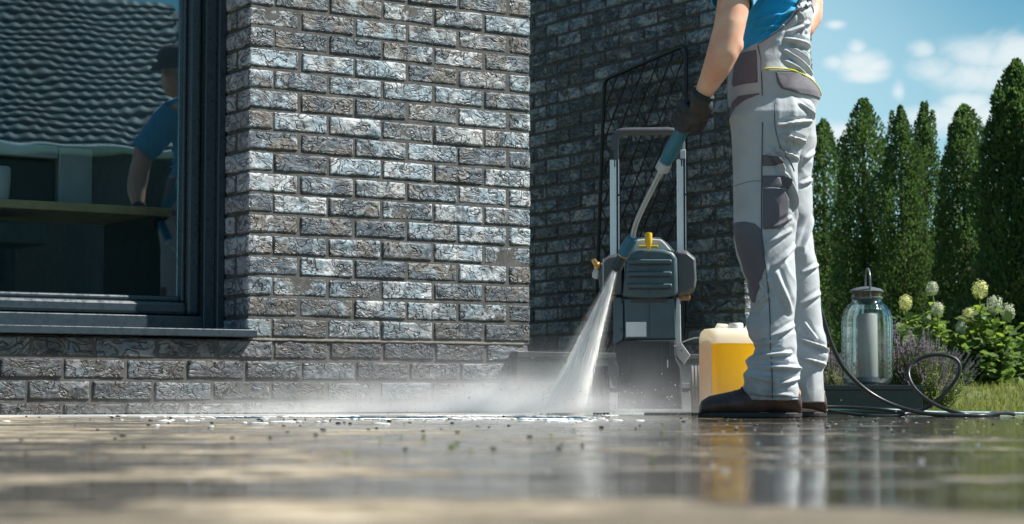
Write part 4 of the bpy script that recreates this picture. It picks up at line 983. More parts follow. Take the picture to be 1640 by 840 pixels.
# boots
def boot(px_toe, px_heel, Y, sc=1.0):
    mb = MB(); z0 = 0.0; x0 = pp(px_toe, 640, Y).x; x1 = pp(px_heel, 640, Y).x; Ln = x1 - x0
    prof = [(0.0, .012, .030), (0.02, .045, .040), (.10, .062, .050), (.22, .070, .053), (.36, .080, .050), (.50, .098, .045), (.60, .125, .043), (.68, .150, .046), (.86, .150, .046), (.95, .12, .040), (1.0, .060, .030)]
    rings = []
    for (t, h, w) in prof:
        x = x0 + Ln * t; rings.append([(x, Y + w * cos(a) * (1 if sin(a) < 0 else (1 - .35 * sin(a))), .009 + (h * .93) * (.5 + .5 * sin(a))) for a in [2 * pi * k / 22 for k in range(22)]])
    mb.ring_loft(rings); up = mb.build('boot', M['leather'], person); remesh(up, .005, 5)
    sl_ = MB(); n = 40; out = []
    for k in range(n):
        a = 2 * pi * k / n; t = .5 - .5 * cos(a); w = .053 * (1 - .22 * exp(-((t - .55) / .18) ** 2)) * (sqrt(max(0, 1 - (2 * t - 1) ** 6)))
        out.append((x0 - .004 + (Ln + .008) * t, Y + w * (1 if a < pi else -1) * min(1, abs(sin(a)) * 1.7)))
    sl_.ring_loft([[(x, y, .001) for x, y in out], [(x, y, .017) for x, y in out]]); sl_.build('sole', M['sole'], up, bevel=.004)
    cx_ = x0 + Ln * .80
    hm = Matrix.Diagonal((1.22, 1, 1))
    MB().lathe([(.044, .052), (.050, .058), (.050, .080), (.046, .088)], (cx_, Y, 0), 28, hm).build('heel_collar', M['tan'], up, smooth=True)
    for i in range(4):
        t = .34 + i * .07; zz = .080 + i * .0105; xx = x0 + Ln * t
        MB().tube([(xx, Y - .030, zz - .012), (xx + .004, Y, zz + .002), (xx, Y + .030, zz - .012)], .0025, 6).build('lace', M['sole'], up)
    return up
boot(1119, 1283, 6.17); boot(1160, 1323, 6.45)

# ------------------------------------------------------------------ lantern on the low stone planter edge
PY = 8.25
pl = thing('stone_ledge', 'low dark stone ledge behind the man carrying the glass lantern', 'ledge')
xl = P(1255, 640, PY).x; xr = P(1480, 640, PY).x; zt_ = P(1400, 617, PY).z; zt2 = P(1400, 625, PY).z
MB().box(xl, xr, PY, PY + .42, zt2 + .0006, zt_).build('top_slab', M['stone'], pl, bevel=.002)
MB().box(xl + .002, xr - .004, PY + .006, PY + .41, -.06, zt2).build('front_slab', M['stone'], pl, bevel=.0015)
LY = 8.42; lc = P(1389.5, 617, LY); lz = zt_
lan = thing('lantern', 'clear ribbed glass lantern with round metal lid and white candle on the ledge', 'lantern', (lc.x, LY, lz))
def lr(px): return px * LY / F
def lh(py): return P(1389, py, LY).z - lz
b = MB(); prof = [(.002, .004), (lr(30), .004), (lr(36), .010), (lr(40), .03), (lr(40.5), lh(580)), (lr(40.8), lh(520)), (lr(39.5), lh(507)), (lr(36), lh(497)), (lr(30), lh(489)), (lr(25), lh(486)), (lr(23.5), lh(482)), (lr(23.5), lh(474)), (lr(24.5), lh(471))]
seg = 96; rings = []
PR = []
for a_, b_ in zip(prof, prof[1:]):
    m_ = max(1, int(abs(b_[1] - a_[1]) / .004))
    for k in range(m_): PR.append((a_[0] + (b_[0] - a_[0]) * k / m_, a_[1] + (b_[1] - a_[1]) * k / m_))
PR.append(prof[-1])
for (r, z) in PR:
    body = 1 if lh(590) < 1 and .03 < z < lh(490) else 0
    rings.append([((r + body * .0016 * cos(j / seg * 2 * pi * 24) * (.6 + .4 * cos(z * 2 * pi / .021 + pi * (round(j / seg * 24) % 2)))) * cos(2 * pi * j / seg), (r + body * .0016 * cos(j / seg * 2 * pi * 24)) * sin(2 * pi * j / seg), z) for j in range(seg)])
b.ring_loft(rings, cap=False); b.build('glass_body', M['jarglass'], lan, smooth='all')
b = MB(); b.lathe([(lr(27.5), lh(468.5)), (lr(28), lh(467)), (lr(22), lh(463)), (lr(10), lh(460)), (.002, lh(459))], seg=48); b.build('lid', M['pewter'], lan, smooth=True)
MB().lathe([(lr(22), lh(478)), (lr(22), lh(469))], seg=32).build('stopper', M['cork'], lan, smooth=True)
b = MB(); b.lathe([(lr(24.6), lh(480)), (lr(25.4), lh(479)), (lr(25.4), lh(476.5)), (lr(24.6), lh(476))], seg=40, cap=False); b.build('neck_band', M['pewter'], lan, smooth=True)
MB().lathe([(lr(17), .034), (lr(17.5), .038), (lr(17.5), lh(505)), (lr(16), lh(502)), (.003, lh(503))], seg=36).build('candle', M['candle'], lan, smooth=True)
MB().lathe([(lr(20), .006), (lr(22), .012), (lr(20), .032), (lr(18), .034)], seg=36).build('candle_holder', M['pewter'], lan, smooth=True)
MB().tube([(0, 0, lh(503)), (.001, 0, lh(498))], .001, 6).build('wick', M['black'], lan)
ca = []
for i in range(25):
    a = pi * i / 24; ca.append((lr(2 - 3 * cos(a) * 1.0) , lr(24) * cos(a), lh(452) + (lh(431) - lh(452)) * sin(a)))
ca = [(lr(-1), lr(25), lh(479))] + ca + [(lr(5), -lr(25), lh(479))]
h_ = MB().tube(ca, .0042, 10).build('bail_handle', M['pewter'], lan, smooth=True); h_.rotation_euler = (0, 0, radians(-8))
MB().lathe([(lr(31), .0005), (lr(32), .002), (lr(31), .0038)], seg=40).build('base_ring', M['blackmetal'], lan, smooth=True)

# ------------------------------------------------------------------ hoses
hb = MB().tube(spline([P(*p) for p in [(1290, 440, 6.60), (1308, 478, 6.62), (1318, 508, 6.62), (1332, 552, 6.64), (1352, 590, 6.66), (1382, 621, 6.68), (1415, 642, 6.68), (1452, 656, 6.66), (1490, 663.5, 6.62), (1530, 665.5, 6.6), (1572, 666, 6.6), (1592, 662.5, 6.66), (1612, 661.5, 6.72), (1624, 664, 6.75)]], 8), .0068, 12)
ha = [P(1316, 652, 7.0), P(1350, 652.5, 7.0), P(1400, 655.5, 6.95), P(1440, 660, 6.9), P(1475, 657, 6.88), P(1500, 642, 6.86), P(1524, 618, 6.86), P(1537, 594, 6.86), P(1532, 577, 6.87), P(1510, 569, 6.88), P(1482, 571, 6.9), P(1461, 583, 6.9), P(1455, 600, 6.88), P(1464, 621, 6.84), P(1486, 641, 6.8), P(1515, 656, 6.76), P(1548, 664, 6.72), P(1600, 664, 6.85)]
hb.tube(spline(ha, 9), .0062, 12)
hb.tube(spline([P(1314, 656, 6.8), P(1345, 661, 6.75), P(1390, 666, 6.68), P(1430, 666.5, 6.66), P(1462, 662, 6.7), P(1500, 664, 6.9)], 8), .0055, 12)
tag(hb.build('pressure_hose', M['rubber'], smooth=True), 'black rubber hose looping up beside the ledge and trailing over the patio', 'hose')
gh = MB().tube(spline([P(1300, 659, 7.4), P(1360, 657.5, 7.4), P(1430, 658.5, 7.42), P(1500, 662, 7.5), P(1560, 662.5, 7.6), P(1640, 664, 7.7), P(1700, 664, 7.7)], 6), .010, 12)
tag(gh.build('garden_hose', M['greenrubber'], smooth=True), 'green garden hose lying along the patio edge under the black hose', 'hose')

# ------------------------------------------------------------------ thuja trees
def thuja_mesh(seed, H, Rr, n=15000):
    rr = random.Random(seed); b = MB(); lobes = [(rr.uniform(0, 2 * pi), rr.uniform(.1, .95), rr.uniform(.10, .20)) for _ in range(46)]
    tips = [(rr.uniform(-.2, .2), 0, 1.0)] + [(rr.uniform(-.6, .6), rr.uniform(-.5, .5), rr.uniform(.86, .985)) for _ in range(rr.choice((2, 3, 4)))]; px_ = rr.uniform(.48, .80); sl_ = rr.uniform(2.2, 3.6)
    for i in range(n):
        t = 1 - (rr.random() ** .85); a = rr.uniform(0, 2 * pi)
        prof = min(1.0, (1 - t) * sl_) ** px_ * (.80 + .20 * min(1, t * 5))
        lob = 1.0
        for (la, lt, lw) in lobes:
            da = abs((a - la + pi) % (2 * pi) - pi); lob += .16 * exp(-(da / .5) ** 2 - ((t - lt) / (lw * .5)) ** 2) - .006
        dep = rr.random() ** .45 if rr.random() < .9 else rr.random()
        r = Rr * prof * lob * (.40 + .60 * dep) * (1 + .26 * mn.noise(Vector((cos(a) * 2.5, sin(a) * 2.5, t * 11 + seed * 5))) + .12 * mn.noise(Vector((cos(a) * 6, sin(a) * 6, t * 30 + seed * 5))))
        z = H * t
        if t > .86 and rr.random() < .5:
            tp = rr.choice(tips); r *= .5; x0, y0 = tp[0] * Rr * .6, tp[1] * Rr * .6
            if t > tp[2]: continue
        else: x0 = y0 = 0
        p = Vector((x0 + r * cos(a), y0 + r * sin(a), z))
        out = Vector((cos(a), sin(a), 0)); sz = Rr * rr.uniform(.05, .115)
        up = (Vector((0, 0, 1)) + out * rr.uniform(.1, .9) + Vector((rr.gauss(0, .25), rr.gauss(0, .25), 0))).normalized()
        sd_ = up.cross(out + Vector((rr.gauss(0, .6), rr.gauss(0, .6), 0))).normalized() * sz * .34
        k = len(b.v); b.v += [p - sd_ * .4, p + sd_ * .4, p + up * sz * .55 + sd_, p + up * sz, p + up * sz * .55 - sd_]
        b.face(k, k + 1, k + 2, k + 3, k + 4)
    for tp in tips:
        for j in range(40):
            zz = H * (tp[2] - .10 * rr.random()); rr_ = Rr * .16 * (H * tp[2] - zz) / (H * .1) + .004
            a = rr.uniform(0, 2 * pi); p = Vector((tp[0] * Rr * .6 + rr_ * cos(a), tp[1] * Rr * .6 + rr_ * sin(a), zz)); k = len(b.v); sz = Rr * .11
            b.v += [p, p + Vector((sz * .25, sz * .1, sz * .6)), p + Vector((0, 0, sz)), p + Vector((-sz * .25, -sz * .1, sz * .6))]; b.face(k, k + 1, k + 2, k + 3)
    return b
def tree_at(px, ptip, Y, wpx, seed, label, n=15000):
    base = P(px, 600, Y); z0 = gz(base.x, Y) - .02; H = P(px, ptip, Y).z - z0; Rr = wpx * 1.12 * Y / F / 2
    t = thing('thuja_tree', label, 'tree', (base.x, Y, z0), group='thuja trees along the garden edge')
    thuja_mesh(seed, H, Rr, int(n * 1.7)).build('crown', M['thuja'], t, normals=False)
    MB().tube([(0, 0, -.05), (.01, 0, H * .3), (0, .01, H * .7), (0, 0, H * .93)], [Rr * .16, Rr * .12, Rr * .07, .004], 8).build('trunk', M['bark'], t)
    return t
tree_at(1323, 193, 17.5, 92, 1, 'partly hidden thuja just right of the brick wall end', 13000)
tree_at(1387, 160, 16.5, 98, 2, 'second thuja from the brick wall, above the lantern', 16000)
tree_at(1448, 171, 16.0, 82, 3, 'left one of the two thujas grown together', 15000)
tree_at(1484, 165, 16.2, 84, 4, 'right one of the two thujas grown together', 15000)
tree_at(1550, 170, 15.5, 104, 5, 'thuja with rounded forked top beside the tallest one', 17000)
tree_at(1636, 100, 13.6, 148, 6, 'tallest and nearest thuja at the right edge of the photo', 20000)
tree_at(1760, 90, 13.4, 150, 7, 'thuja just outside the right edge of the photo', 9000)
# low dark hedge behind the trees closing the gaps near the ground
b = MB(); rr = random.Random(9)
for i in range(16000):
    y = rr.uniform(17.9, 18.7); x = rr.uniform(2.2, 6.6); z = .1 + (1.35 + .25 * mn.noise(Vector((x * 2.0, 0, 0)))) * rr.random(); p = Vector((x, y, z)); k = len(b.v); sz = rr.uniform(.05, .09)
    a = Vector((rr.gauss(0, 1), rr.gauss(0, 1), rr.gauss(0, .6))).normalized() * sz; c = Vector((rr.gauss(0, .5), rr.gauss(0, .5), 1)).normalized() * sz
    b.v += [p, p + a * .5 + c * .5, p + c, p - a * .4 + c * .5]; b.face(k, k + 1, k + 2, k + 3)
tag(b.build('hedge', M['thuja'], normals=False), 'low dark clipped hedge running behind the row of thujas', 'hedge')

# ------------------------------------------------------------------ hydrangeas
leaf_me = None
def leaf_mesh():
    b = MB(); rows = [(0, .04), (.2, .34), (.45, .5), (.7, .36), (.9, .12), (1, .01)]
    for t, w in rows:
        z = .18 * sin(t * 2.4); b.v += [Vector((-w * .55, t, z + .10)), Vector((0, t, z)), Vector((w * .55, t, z + .10))]
    for i in range(len(rows) - 1):
        for j in (0, 1): b.face(i * 3 + j, i * 3 + j + 1, (i + 1) * 3 + j + 1, (i + 1) * 3 + j)
    me = bpy.data.meshes.new('leaf'); me.from_pydata([tuple(p) for p in b.v], [], b.f); me.polygons.foreach_set('use_smooth', [True] * len(me.polygons)); me.materials.append(M['leaf']); return me
leaf_me = leaf_mesh()
def flower_head(seed, R, mt):
    rr = random.Random(seed); b = MB()
    for i in range(420):
        u = rr.uniform(-1, 1); a = rr.uniform(0, 2 * pi); s_ = sqrt(1 - u * u); n = Vector((s_ * cos(a), s_ * sin(a), u)); rad = R * rr.uniform(.65, 1.12) * (1 + .22 * mn.noise(n * 2.2 + Vector((seed, 0, 0)))) * (1 + .12 * u)
        p = Vector((n.x * rad * .92, n.y * rad * .92, n.z * rad * 1.12)); t1 = n.cross(Vector((.3, .2, 1))).normalized(); t2 = n.cross(t1); w = R * .13; k = len(b.v)
        th = rr.uniform(0, pi); d1 = t1 * cos(th) + t2 * sin(th); d2 = n.cross(d1)
        b.v += [p + d1 * w, p + d2 * w + n * w * .3, p - d1 * w, p - d2 * w + n * w * .3]; b.face(k, k + 1, k + 2, k + 3)
    return b
def hydrangea(label, stems, Y, seed):
    rr = random.Random(seed); cx = sum(s_[0] for s_ in stems) / len(stems); base = P(cx, 600, Y); z0 = gz(base.x, Y)
    t = thing('hydrangea', label, 'shrub', (base.x, Y, z0)); o0 = Vector((base.x, Y, z0))
    fo = MB()
    for i in range(110 * len(stems)):
        px, py, r, white = rr.choice(stems); tp = P(px, py, Y) - o0; f = rr.random() ** 1.1 * .86; p = Vector((tp.x * (.45 + .55 * f) + rr.gauss(0, .07) * (1.15 - f), rr.gauss(0, .10), tp.z * f))
        d = Vector((rr.gauss(0, 1), rr.gauss(0, 1), rr.gauss(.2, .5))).normalized() * rr.uniform(.035, .075); w = d.cross(Vector((rr.gauss(0, .4), rr.gauss(0, .4), 1))).normalized() * d.length * .36; k = len(fo.v)
        fo.v += [p, p + d * .5 + w, p + d, p + d * .5 - w]; fo.face(k, k + 1, k + 2, k + 3)
    fo.build('foliage', M['leafdeep'], t, normals=False)['kind'] = 'stuff'
    for i, (px, py, r, white) in enumerate(stems):
        top = P(px, py, Y + rr.uniform(-.12, .12)) - o0; bot = Vector((rr.uniform(-.07, .07) + top.x * .45, rr.uniform(-.08, .08), 0))
        mid_ = (top + bot) / 2 + Vector((top.x * .12, rr.uniform(-.03, .03), 0)); path = spline([bot, mid_, top], 6)
        MB().tube(path, .0045, 6).build('stem', M['leaf'], t)
        if r:
            R = r * Y / F; o = flower_head(seed * 10 + i, R, None).build('flower_head', M['petalwhite'] if white else M['petal'], t, normals=False); o.location = top + Vector((0, 0, R * .5))
        for k in range(15):
            f = .12 + .82 * (k / 14); p = path[min(len(path) - 1, int(f * (len(path) - 1)))]
            lf_ = bpy.data.objects.new('leaf', leaf_me); COL.objects.link(lf_); lf_.parent = t; lf_.location = p
            s_ = rr.uniform(.055, .095) * (1.15 - .4 * f); lf_.scale = (s_, s_, s_); lf_.rotation_euler = (rr.uniform(-.7, .6), rr.uniform(-.4, .4), k * 2.4 + rr.uniform(-.6, .6))
HYY = 11.0
hydrangea('small hydrangea with a tall yellowish flower head, just right of the lantern', [(1450, 492, 11, 0), (1460, 545, 5, 0)], HYY, 1)
hydrangea('slim hydrangea with two pale greenish heads, one above the other', [(1493, 468, 10, 1), (1501, 502, 10, 1)], HYY + .5, 2)
hydrangea('biggest hydrangea bush with cream and white flower heads at right', [(1569, 472, 13, 0), (1552, 513, 11, 0), (1592, 497, 13, 1), (1614, 508, 12, 1), (1539, 530, 9, 1), (1541, 546, 8, 1), (1580, 548, 0, 0), (1600, 560, 0, 0), (1560, 572, 0, 0)], HYY - .3, 3)
hydrangea('leafy hydrangea without flowers cut by the right edge', [(1636, 548, 0, 0), (1650, 520, 0, 0), (1625, 575, 0, 0)], HYY + .2, 4)

# ------------------------------------------------------------------ lavender
def lavender(label, px, Y, wpx, top, seed, n=130, lean=0.0):
    rr = random.Random(seed); base = P(px, 615, Y); z0 = max(gz(base.x, Y), 0.0); Ht = P(px, top, Y).z - z0; W_ = wpx * Y / F / 2
    t = thing('lavender_plant', label, 'plant', (base.x, Y, z0), group='lavender clumps around the lantern'); bs_ = MB(); fl_ = MB()
    for i in range(n):
        a = rr.uniform(0, 2 * pi); rr_ = rr.random() ** .6; h = Ht * rr.uniform(.35, 1.0) * (1 - .25 * rr_); p0 = Vector((W_ * .3 * rr_ * cos(a), W_ * .3 * rr_ * sin(a), 0)); p1 = Vector((W_ * rr_ * cos(a) + lean * h, W_ * .8 * rr_ * sin(a), h))
        pm = (p0 + p1) / 2 + Vector((0, 0, h * .12)); bs_.tube([p0, pm, p1], .0012, 3, cap=False)
        d = (p1 - pm).normalized()
        for k in range(9):
            c = p1 + d * (k * .0062 - .01); k0 = len(fl_.v); q_ = Vector((rr.gauss(0, 1), rr.gauss(0, 1), rr.gauss(0, 1))).normalized() * .0058
            fl_.v += [c + q_, c + d * .006, c - q_, c - d * .005]; fl_.face(k0, k0 + 1, k0 + 2, k0 + 3)
        for k in range(16):
            c = p0 + (pm - p0) * rr.uniform(.1, 1.25); k0 = len(bs_.v); q_ = Vector((rr.gauss(0, 1), rr.gauss(0, 1), abs(rr.gauss(0, 1.2)))).normalized() * rr.uniform(.022, .04); w = q_.cross(Vector((1, .3, 0))).normalized() * .0028
            bs_.v += [c - w, c + w, c + q_]; bs_.face(k0, k0 + 1, k0 + 2)
    bs_.build('foliage', M['lavleaf'], t, normals=False)['kind'] = 'stuff'; fl_.build('flower_spikes', M['lavender'], t, normals=False)['kind'] = 'stuff'
lavender('small lavender clump between the brick wall end and the lantern', 1335, 8.85, 60, 560, 21, 90)
lavender('lavender clump directly behind the lantern', 1382, 8.95, 70, 575, 22, 90)
lavender('tall lavender clump with grey purple spikes right of the lantern', 1440, 8.8, 74, 522, 23, 150)
lavender('broad lavender clump inside the loop of hose', 1482, 8.75, 84, 530, 24, 190)
lavender('lavender stems leaning far to the right past the hose loop', 1505, 8.85, 76, 556, 25, 80, lean=.35)
# planting bed
b = MB(); n = 26
for j in range(8):
    for i in range(n + 1):
        x = P(1310 + 360 * i / n, 600, 11).x * (1.0 if True else 1); y = 10.6 + j * .95 + .22 * sin(i * .7) * (1 if j == 0 else 0); b.v.append(Vector((x * (y / 11.0), y, gz(x * y / 11.0, y) + .008 + .012 * mn.noise(Vector((x * 5, y * 5, 0))))))
for j in range(7):
    for i in range(n): b.face(j * (n + 1) + i, j * (n + 1) + i + 1, (j + 1) * (n + 1) + i + 1, (j + 1) * (n + 1) + i)
kindof(b.build('planting_bed', M['soil'], smooth='all', normals=False), 'structure')

# ------------------------------------------------------------------ neighbouring roof mirrored in the window
def mirror_dir(px, py):
    d = ray(px, py); n_ = Matrix.Rotation(PANE_TILT, 3, 'Z') @ N; return d - 2 * d.dot(n_) * n_, n_
def mirror_pt(px, py, dist):                              # world point seen in the pane at pixel, 'dist' metres beyond it
    d = ray(px, py); n_ = Matrix.Rotation(PANE_TILT, 3, 'Z') @ N; c = Vector((0, 0, CAMZ)); o = HW(-.15, -(WY + .026))
    t = (o - c).dot(n_) / d.dot(n_); p = c + d * t; r = (d - 2 * d.dot(n_) * n_); return p + r * (dist / sqrt(r.x ** 2 + r.y ** 2))
e0 = mirror_pt(300, 240, 22.0); e1 = mirror_pt(-10, 226, 22.0)
ax_e = (e1 - e0); ax_e.z = 0; ax_e.normalize(); back_ = Vector((-ax_e.y, ax_e.x, 0))
rdir, _ = mirror_dir(150, 200)
if back_.dot(rdir) < 0: back_ = -back_
nb = thing('neighbour_house', 'neighbouring house with blue grey tiled roof mirrored in the big window', 'house', tuple(Vector((e0.x, e0.y, 0))), atan2(ax_e.y, ax_e.x))
ly = 1 if (Matrix.Rotation(atan2(ax_e.y, ax_e.x), 3, 'Z') @ Vector((0, 1, 0))).dot(back_) > 0 else -1
ez = e0.z
MB().box(-1.6, 5.0, *sorted((ly * .45, ly * 6)), 0, ez - .06).build('wall', M['render'], nb)
sl_a = radians(34)
def rp(x, t, h=0): return Vector((x, ly * (t * cos(sl_a) - h * sin(sl_a)), ez + t * sin(sl_a) + h * cos(sl_a)))
b = MB(); b.ring_loft([[rp(-1.7, -.02, -.03), rp(5.1, -.02, -.03), rp(5.1, 5, -.03), rp(-1.7, 5, -.03)], [rp(-1.7, -.02, -.01), rp(5.1, -.02, -.01), rp(5.1, 5, -.01), rp(-1.7, 5, -.01)]])
roof = b.build('roof', M['slot'], nb)
tm = MB(); nxx = 10
TW_, TH_ = .215, .25
for sgl in range(3):
    t = (-.02, TH_ * .5, TH_ + .02)[sgl]
    for i in range(nxx + 1):
        x = TW_ * i / nxx; h = .013 * (.5 + .5 * cos(2 * pi * (i / nxx))) + .026 - .022 * sgl / 2
        tm.v.append(Vector((x, t * 1.0, h)))
for j in range(2):
    for i in range(nxx): tm.face(j * (nxx + 1) + i, j * (nxx + 1) + i + 1, (j + 1) * (nxx + 1) + i + 1, (j + 1) * (nxx + 1) + i)
k0 = len(tm.v)
for i in range(nxx + 1): q_ = tm.v[i]; tm.v.append(Vector((q_.x, q_.y, q_.z - .022)))
for i in range(nxx): tm.face(i, k0 + i, k0 + i + 1, i + 1)
tme = bpy.data.meshes.new('roof_tile'); tme.from_pydata([tuple(p) for p in tm.v], [], tm.f); tme.materials.append(M['tile']); tme.polygons.foreach_set('use_smooth', [True] * len(tme.polygons))
trn = random.Random(5)
RM = Matrix(((1, 0, 0), (0, ly * cos(sl_a), -ly * sin(sl_a)), (0, sin(sl_a), cos(sl_a)))).to_4x4()
for r in range(21):
    for c in range(14):
        x = -.35 + c * TW_ + (TW_ / 2 if r % 2 else 0)
        o = bpy.data.objects.new('roof_tile', tme); COL.objects.link(o); o.parent = roof
        o.matrix_local = Matrix.Translation(rp(x, r * TH_)) @ RM @ Matrix.Rotation(trn.gauss(0, .008), 4, 'Z')
b = MB(); b.tube([rp(-1.7, -.08, -.03), rp(5.1, -.08, -.03)], .065, 12); b.build('gutter', M['white'], nb, smooth=True)
# trees far to the right close that view (reflected in the glass low down)
for i, (dist, px) in enumerate(((16, 120), (15, 230))):
    pass

# ------------------------------------------------------------------ patio debris, droplets and painted glints
rr = random.Random(17)
b = MB()
for i in range(120):
    Y = 2.0 + 4.6 * rr.random() ** .7; x = rr.uniform(-.24, .25) * Y; s_ = rr.uniform(.0012, .0038) * (.5 + Y / 8); k = len(b.v)
    b.ball((x, Y, s_ * .4), (s_ * rr.uniform(.8, 2.0), s_, s_ * .7), 6, 4)
kindof(b.build('grit', M['sole'], smooth=False), 'stuff', 'dark crumbs of washed off dirt scattered over the patio')
b = MB()
for i in range(26):
    Y = 1.9 + 4.0 * rr.random(); x = rr.uniform(-.10, .12) * Y; s_ = rr.uniform(.0010, .0030); a = rr.uniform(0, pi)
    b.ball((x, Y, .002), (s_ * 1.8, s_, s_ * .5), 6, 4)
kindof(b.build('plant_litter', M['leaf'], smooth=False), 'stuff', 'small green bits of leaf lying on the wet patio')
dm = bpy.data.materials.new('water_droplet'); dm.use_nodes = True; bb = dm.node_tree.nodes['Principled BSDF']
bb.inputs['Base Color'].default_value = (.97, .98, .98, 1); bb.inputs['Roughness'].default_value = .12; bb.inputs['IOR'].default_value = 1.6; bb.inputs['Transmission Weight'].default_value = .6  # part-white body paints in the sparkle that clear drops lack
b = MB()
for i in range(330):
    if rr.random() < .35: Y = 1.3 + 3.8 * rr.random() ** .8; x = rr.uniform(-.16, .25) * Y; s_ = rr.uniform(.0006, .0015)
    else: Y = 4.2 + 2.6 * rr.random(); x = rr.gauss(.1, 1.0); s_ = rr.uniform(.0007, .0018)
    b.ball((x, Y, s_ * .1), (s_ * rr.uniform(1, 3), s_, s_ * .5), 8, 5)
for i in range(24):
    Y = 1.5 + 2.6 * rr.random(); x = rr.uniform(-.12, .25) * Y; s_ = rr.uniform(.0010, .0022)
    b.ball((x, Y, .0003), (s_ * 1.5, s_, s_ * .45), 14, 9)
for i in range(700):                                      # thrown up around the jet
    c = P(925, 664, 6.95); a = rr.uniform(0, 2 * pi); d = abs(rr.gauss(0, .30)); s_ = rr.uniform(.0008, .0026)
    b.ball((c.x + d * cos(a) * 1.6, c.y + d * sin(a) * .5, abs(rr.gauss(0, .055)) + .002), s_, 6, 4)
kindof(b.build('water_drops', dm, smooth='all'), 'stuff', 'water droplets splashed over the patio')
fm = mat('glint_flakes', (.85, .86, .85), .5, var=.03, bump=.002, bscale=300)  # opaque white flakes paint in the sun glints of the wet ripples
b = MB()
for i in range(2800):
    c = P(870, 664, 6.75); dx = rr.gauss(-.1, .55); dy = -abs(rr.gauss(0, .9)) + .3; s_ = rr.uniform(.002, .0085)
    if mn.noise(Vector(((c.x + dx) * 4, (c.y + dy) * 3, 7))) + .5 * mn.noise(Vector(((c.x + dx) * 14, (c.y + dy) * 9, 2))) < .20: continue
    if c.y + dy > 7.05 or c.x + dx > .38: continue
    b.ball((c.x + dx, c.y + dy, .0008), (s_ * rr.uniform(1, 3.5), s_, .0022), 10, 5)
kindof(b.build('glint_flakes', fm, smooth='all'), 'stuff', 'white flakes standing in for sun glints on the wet patio around the jet')

# ------------------------------------------------------------------ water jet and mist
def volume_mat(name, build, color=(1, 1, 1), aniso=0.0):
    m = bpy.data.materials.new(name); m.use_nodes = True; g = G(m.node_tree); g.n.remove(g.n['Principled BSDF'])
    pv = g.new('ShaderNodeVolumePrincipled'); pv.inputs['Color'].default_value = (*color, 1); pv.inputs['Anisotropy'].default_value = aniso
    g.l.new(build(g), pv.inputs['Density']); g.l.new(pv.outputs[0], g.n['Material Output'].inputs['Volume']); return m
j0 = tip - dirn * .003; j1 = P(901, 664, 6.98); JL = (j1 - j0).length; ja = (j1 - j0).normalized()
jt = bpy.data.objects.new('tmp', None)
qrot = ja.to_track_quat('Z', 'Y')
def jet_density(g):
    tc = g.new('ShaderNodeTexCoord'); s = g.new('ShaderNodeSeparateXYZ', inp={0: tc.outputs['Object']})
    z = g.math('DIVIDE', s.outputs[2], JL)
    rad = g.math('ADD', .007, g.math('MULTIPLY', g.math('POWER', g.math('MAXIMUM', z, 0.001), 1.1), .072))
    r = g.math('SQRT', g.math('ADD', g.math('MULTIPLY', s.outputs[0], s.outputs[0]), g.math('MULTIPLY', s.outputs[1], s.outputs[1])))
    q = g.math('DIVIDE', r, rad)
    comb = g.new('ShaderNodeCombineXYZ'); inv = g.math('DIVIDE', 1.0, g.math('ADD', g.math('MULTIPLY', z, 1.0), .12))
    g.set(comb.inputs[0], g.math('MULTIPLY', s.outputs[0], inv)); g.set(comb.inputs[1], g.math('MULTIPLY', s.outputs[1], inv)); g.set(comb.inputs[2], g.math('MULTIPLY', s.outputs[2], .35))
    st_ = g.noise(comb.outputs[0], 42, 4, .6)
    core_ = g.ramp(q, 1.0, .55); halo = g.math('MULTIPLY', g.ramp(q, 1.75, .7), .06)
    dn = g.math('ADD', g.math('MULTIPLY', core_, g.ramp(st_, .30, .66, .35, 1.5)), halo)
    return g.math('MULTIPLY', dn, g.math('DIVIDE', 1.9, rad))
mj = volume_mat('jet_water', jet_density, (1, 1, 1))
sm_ = translucent_mat('water_streak', (.95, .96, .97), (.97, .98, .98), .5); b = MB()
for i in range(2200):
    t0_ = rr.random() ** .8; a = rr.uniform(0, 2 * pi); q_ = sqrt(rr.random()) * 1.0
    t1_ = min(1, t0_ + rr.uniform(.04, .14)); rr0 = lambda t: (.006 + .072 * t ** 1.1) * q_
    w = rr.uniform(.00025, .0007)
    b.tube([(rr0(t0_) * cos(a), rr0(t0_) * sin(a), JL * t0_ + .004), (rr0(t1_) * cos(a), rr0(t1_) * sin(a), JL * t1_)], w, 4, cap=False)
o = b.build('water_streaks', sm_); o.location = j0; o.rotation_euler = qrot.to_euler(); kindof(o, 'stuff', 'fine threads of water inside the jet')
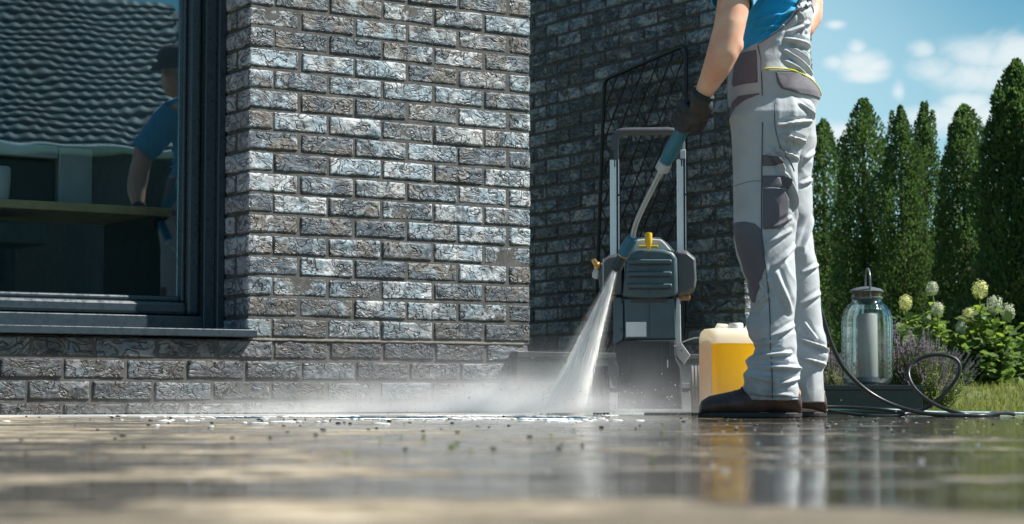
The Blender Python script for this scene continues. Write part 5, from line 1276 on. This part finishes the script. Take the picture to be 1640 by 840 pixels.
b = MB(); b.lathe([(.012, 0), (.03, JL * .1), (.145, JL * 1.0)], seg=24)
o = b.build('water_jet', mj); o.location = j0; o.rotation_euler = qrot.to_euler(); kindof(o, 'stuff', 'fanning white jet of water from the lance to the floor')
def mist_density(g):
    tc = g.new('ShaderNodeTexCoord'); v = tc.outputs['Object']; s = g.new('ShaderNodeSeparateXYZ', inp={0: v})
    foot = (j1.x, j1.y, 0)
    dv = g.scalev(g.vmath('SUBTRACT', v, foot), (1 / .95, 1 / .75, 1 / .17)); dl = g.vmath('LENGTH', dv)
    blob = g.ramp(dl, 1.15, 0.0)
    dv2 = g.scalev(g.vmath('SUBTRACT', v, (foot[0] - .12, foot[1] + .1, 0)), (1 / .42, 1 / .35, 1 / .15)); blob2 = g.ramp(g.vmath('LENGTH', dv2), 1.1, 0.0)
    ez_ = g.math('EXPONENT', g.math('MULTIPLY', s.outputs[2], -17.0)); ez2 = g.math('EXPONENT', g.math('MULTIPLY', s.outputs[2], -38.0))
    gx = g.math('DIVIDE', g.math('SUBTRACT', s.outputs[0], foot[0] - .22), .58); gx = g.math('EXPONENT', g.math('MULTIPLY', g.math('MULTIPLY', gx, gx), -1.0))
    lowx = g.math('MULTIPLY', g.ramp(s.outputs[0], -1.7, -.1), g.ramp(s.outputs[0], .68, .30))
    nz = g.noise(g.scalev(g.vmath('ADD', v, (0, 0, 3.3)), (1, 1, 1.5)), 5.0, 5, .62, .8)
    dn = g.math('ADD', g.math('MULTIPLY', g.math('MULTIPLY', gx, ez_), 2.1), g.math('MULTIPLY', g.math('MULTIPLY', lowx, ez2), 1.6)); dn = g.math('ADD', dn, g.math('MULTIPLY', blob2, 4.0))
    dn = g.math('MULTIPLY', dn, g.ramp(s.outputs[2], .34, .20))
    return g.math('MULTIPLY', dn, g.ramp(nz, .33, .68, .35, 2.4))
mm = volume_mat('mist_air', mist_density, (1, 1, 1))
b = MB(); b.box(-1.7, .80, 6.35, 8.0, .012, .36)
kindof(b.build('mist', mm), 'stuff', 'low drifting bank of water mist along the foot of the wall')
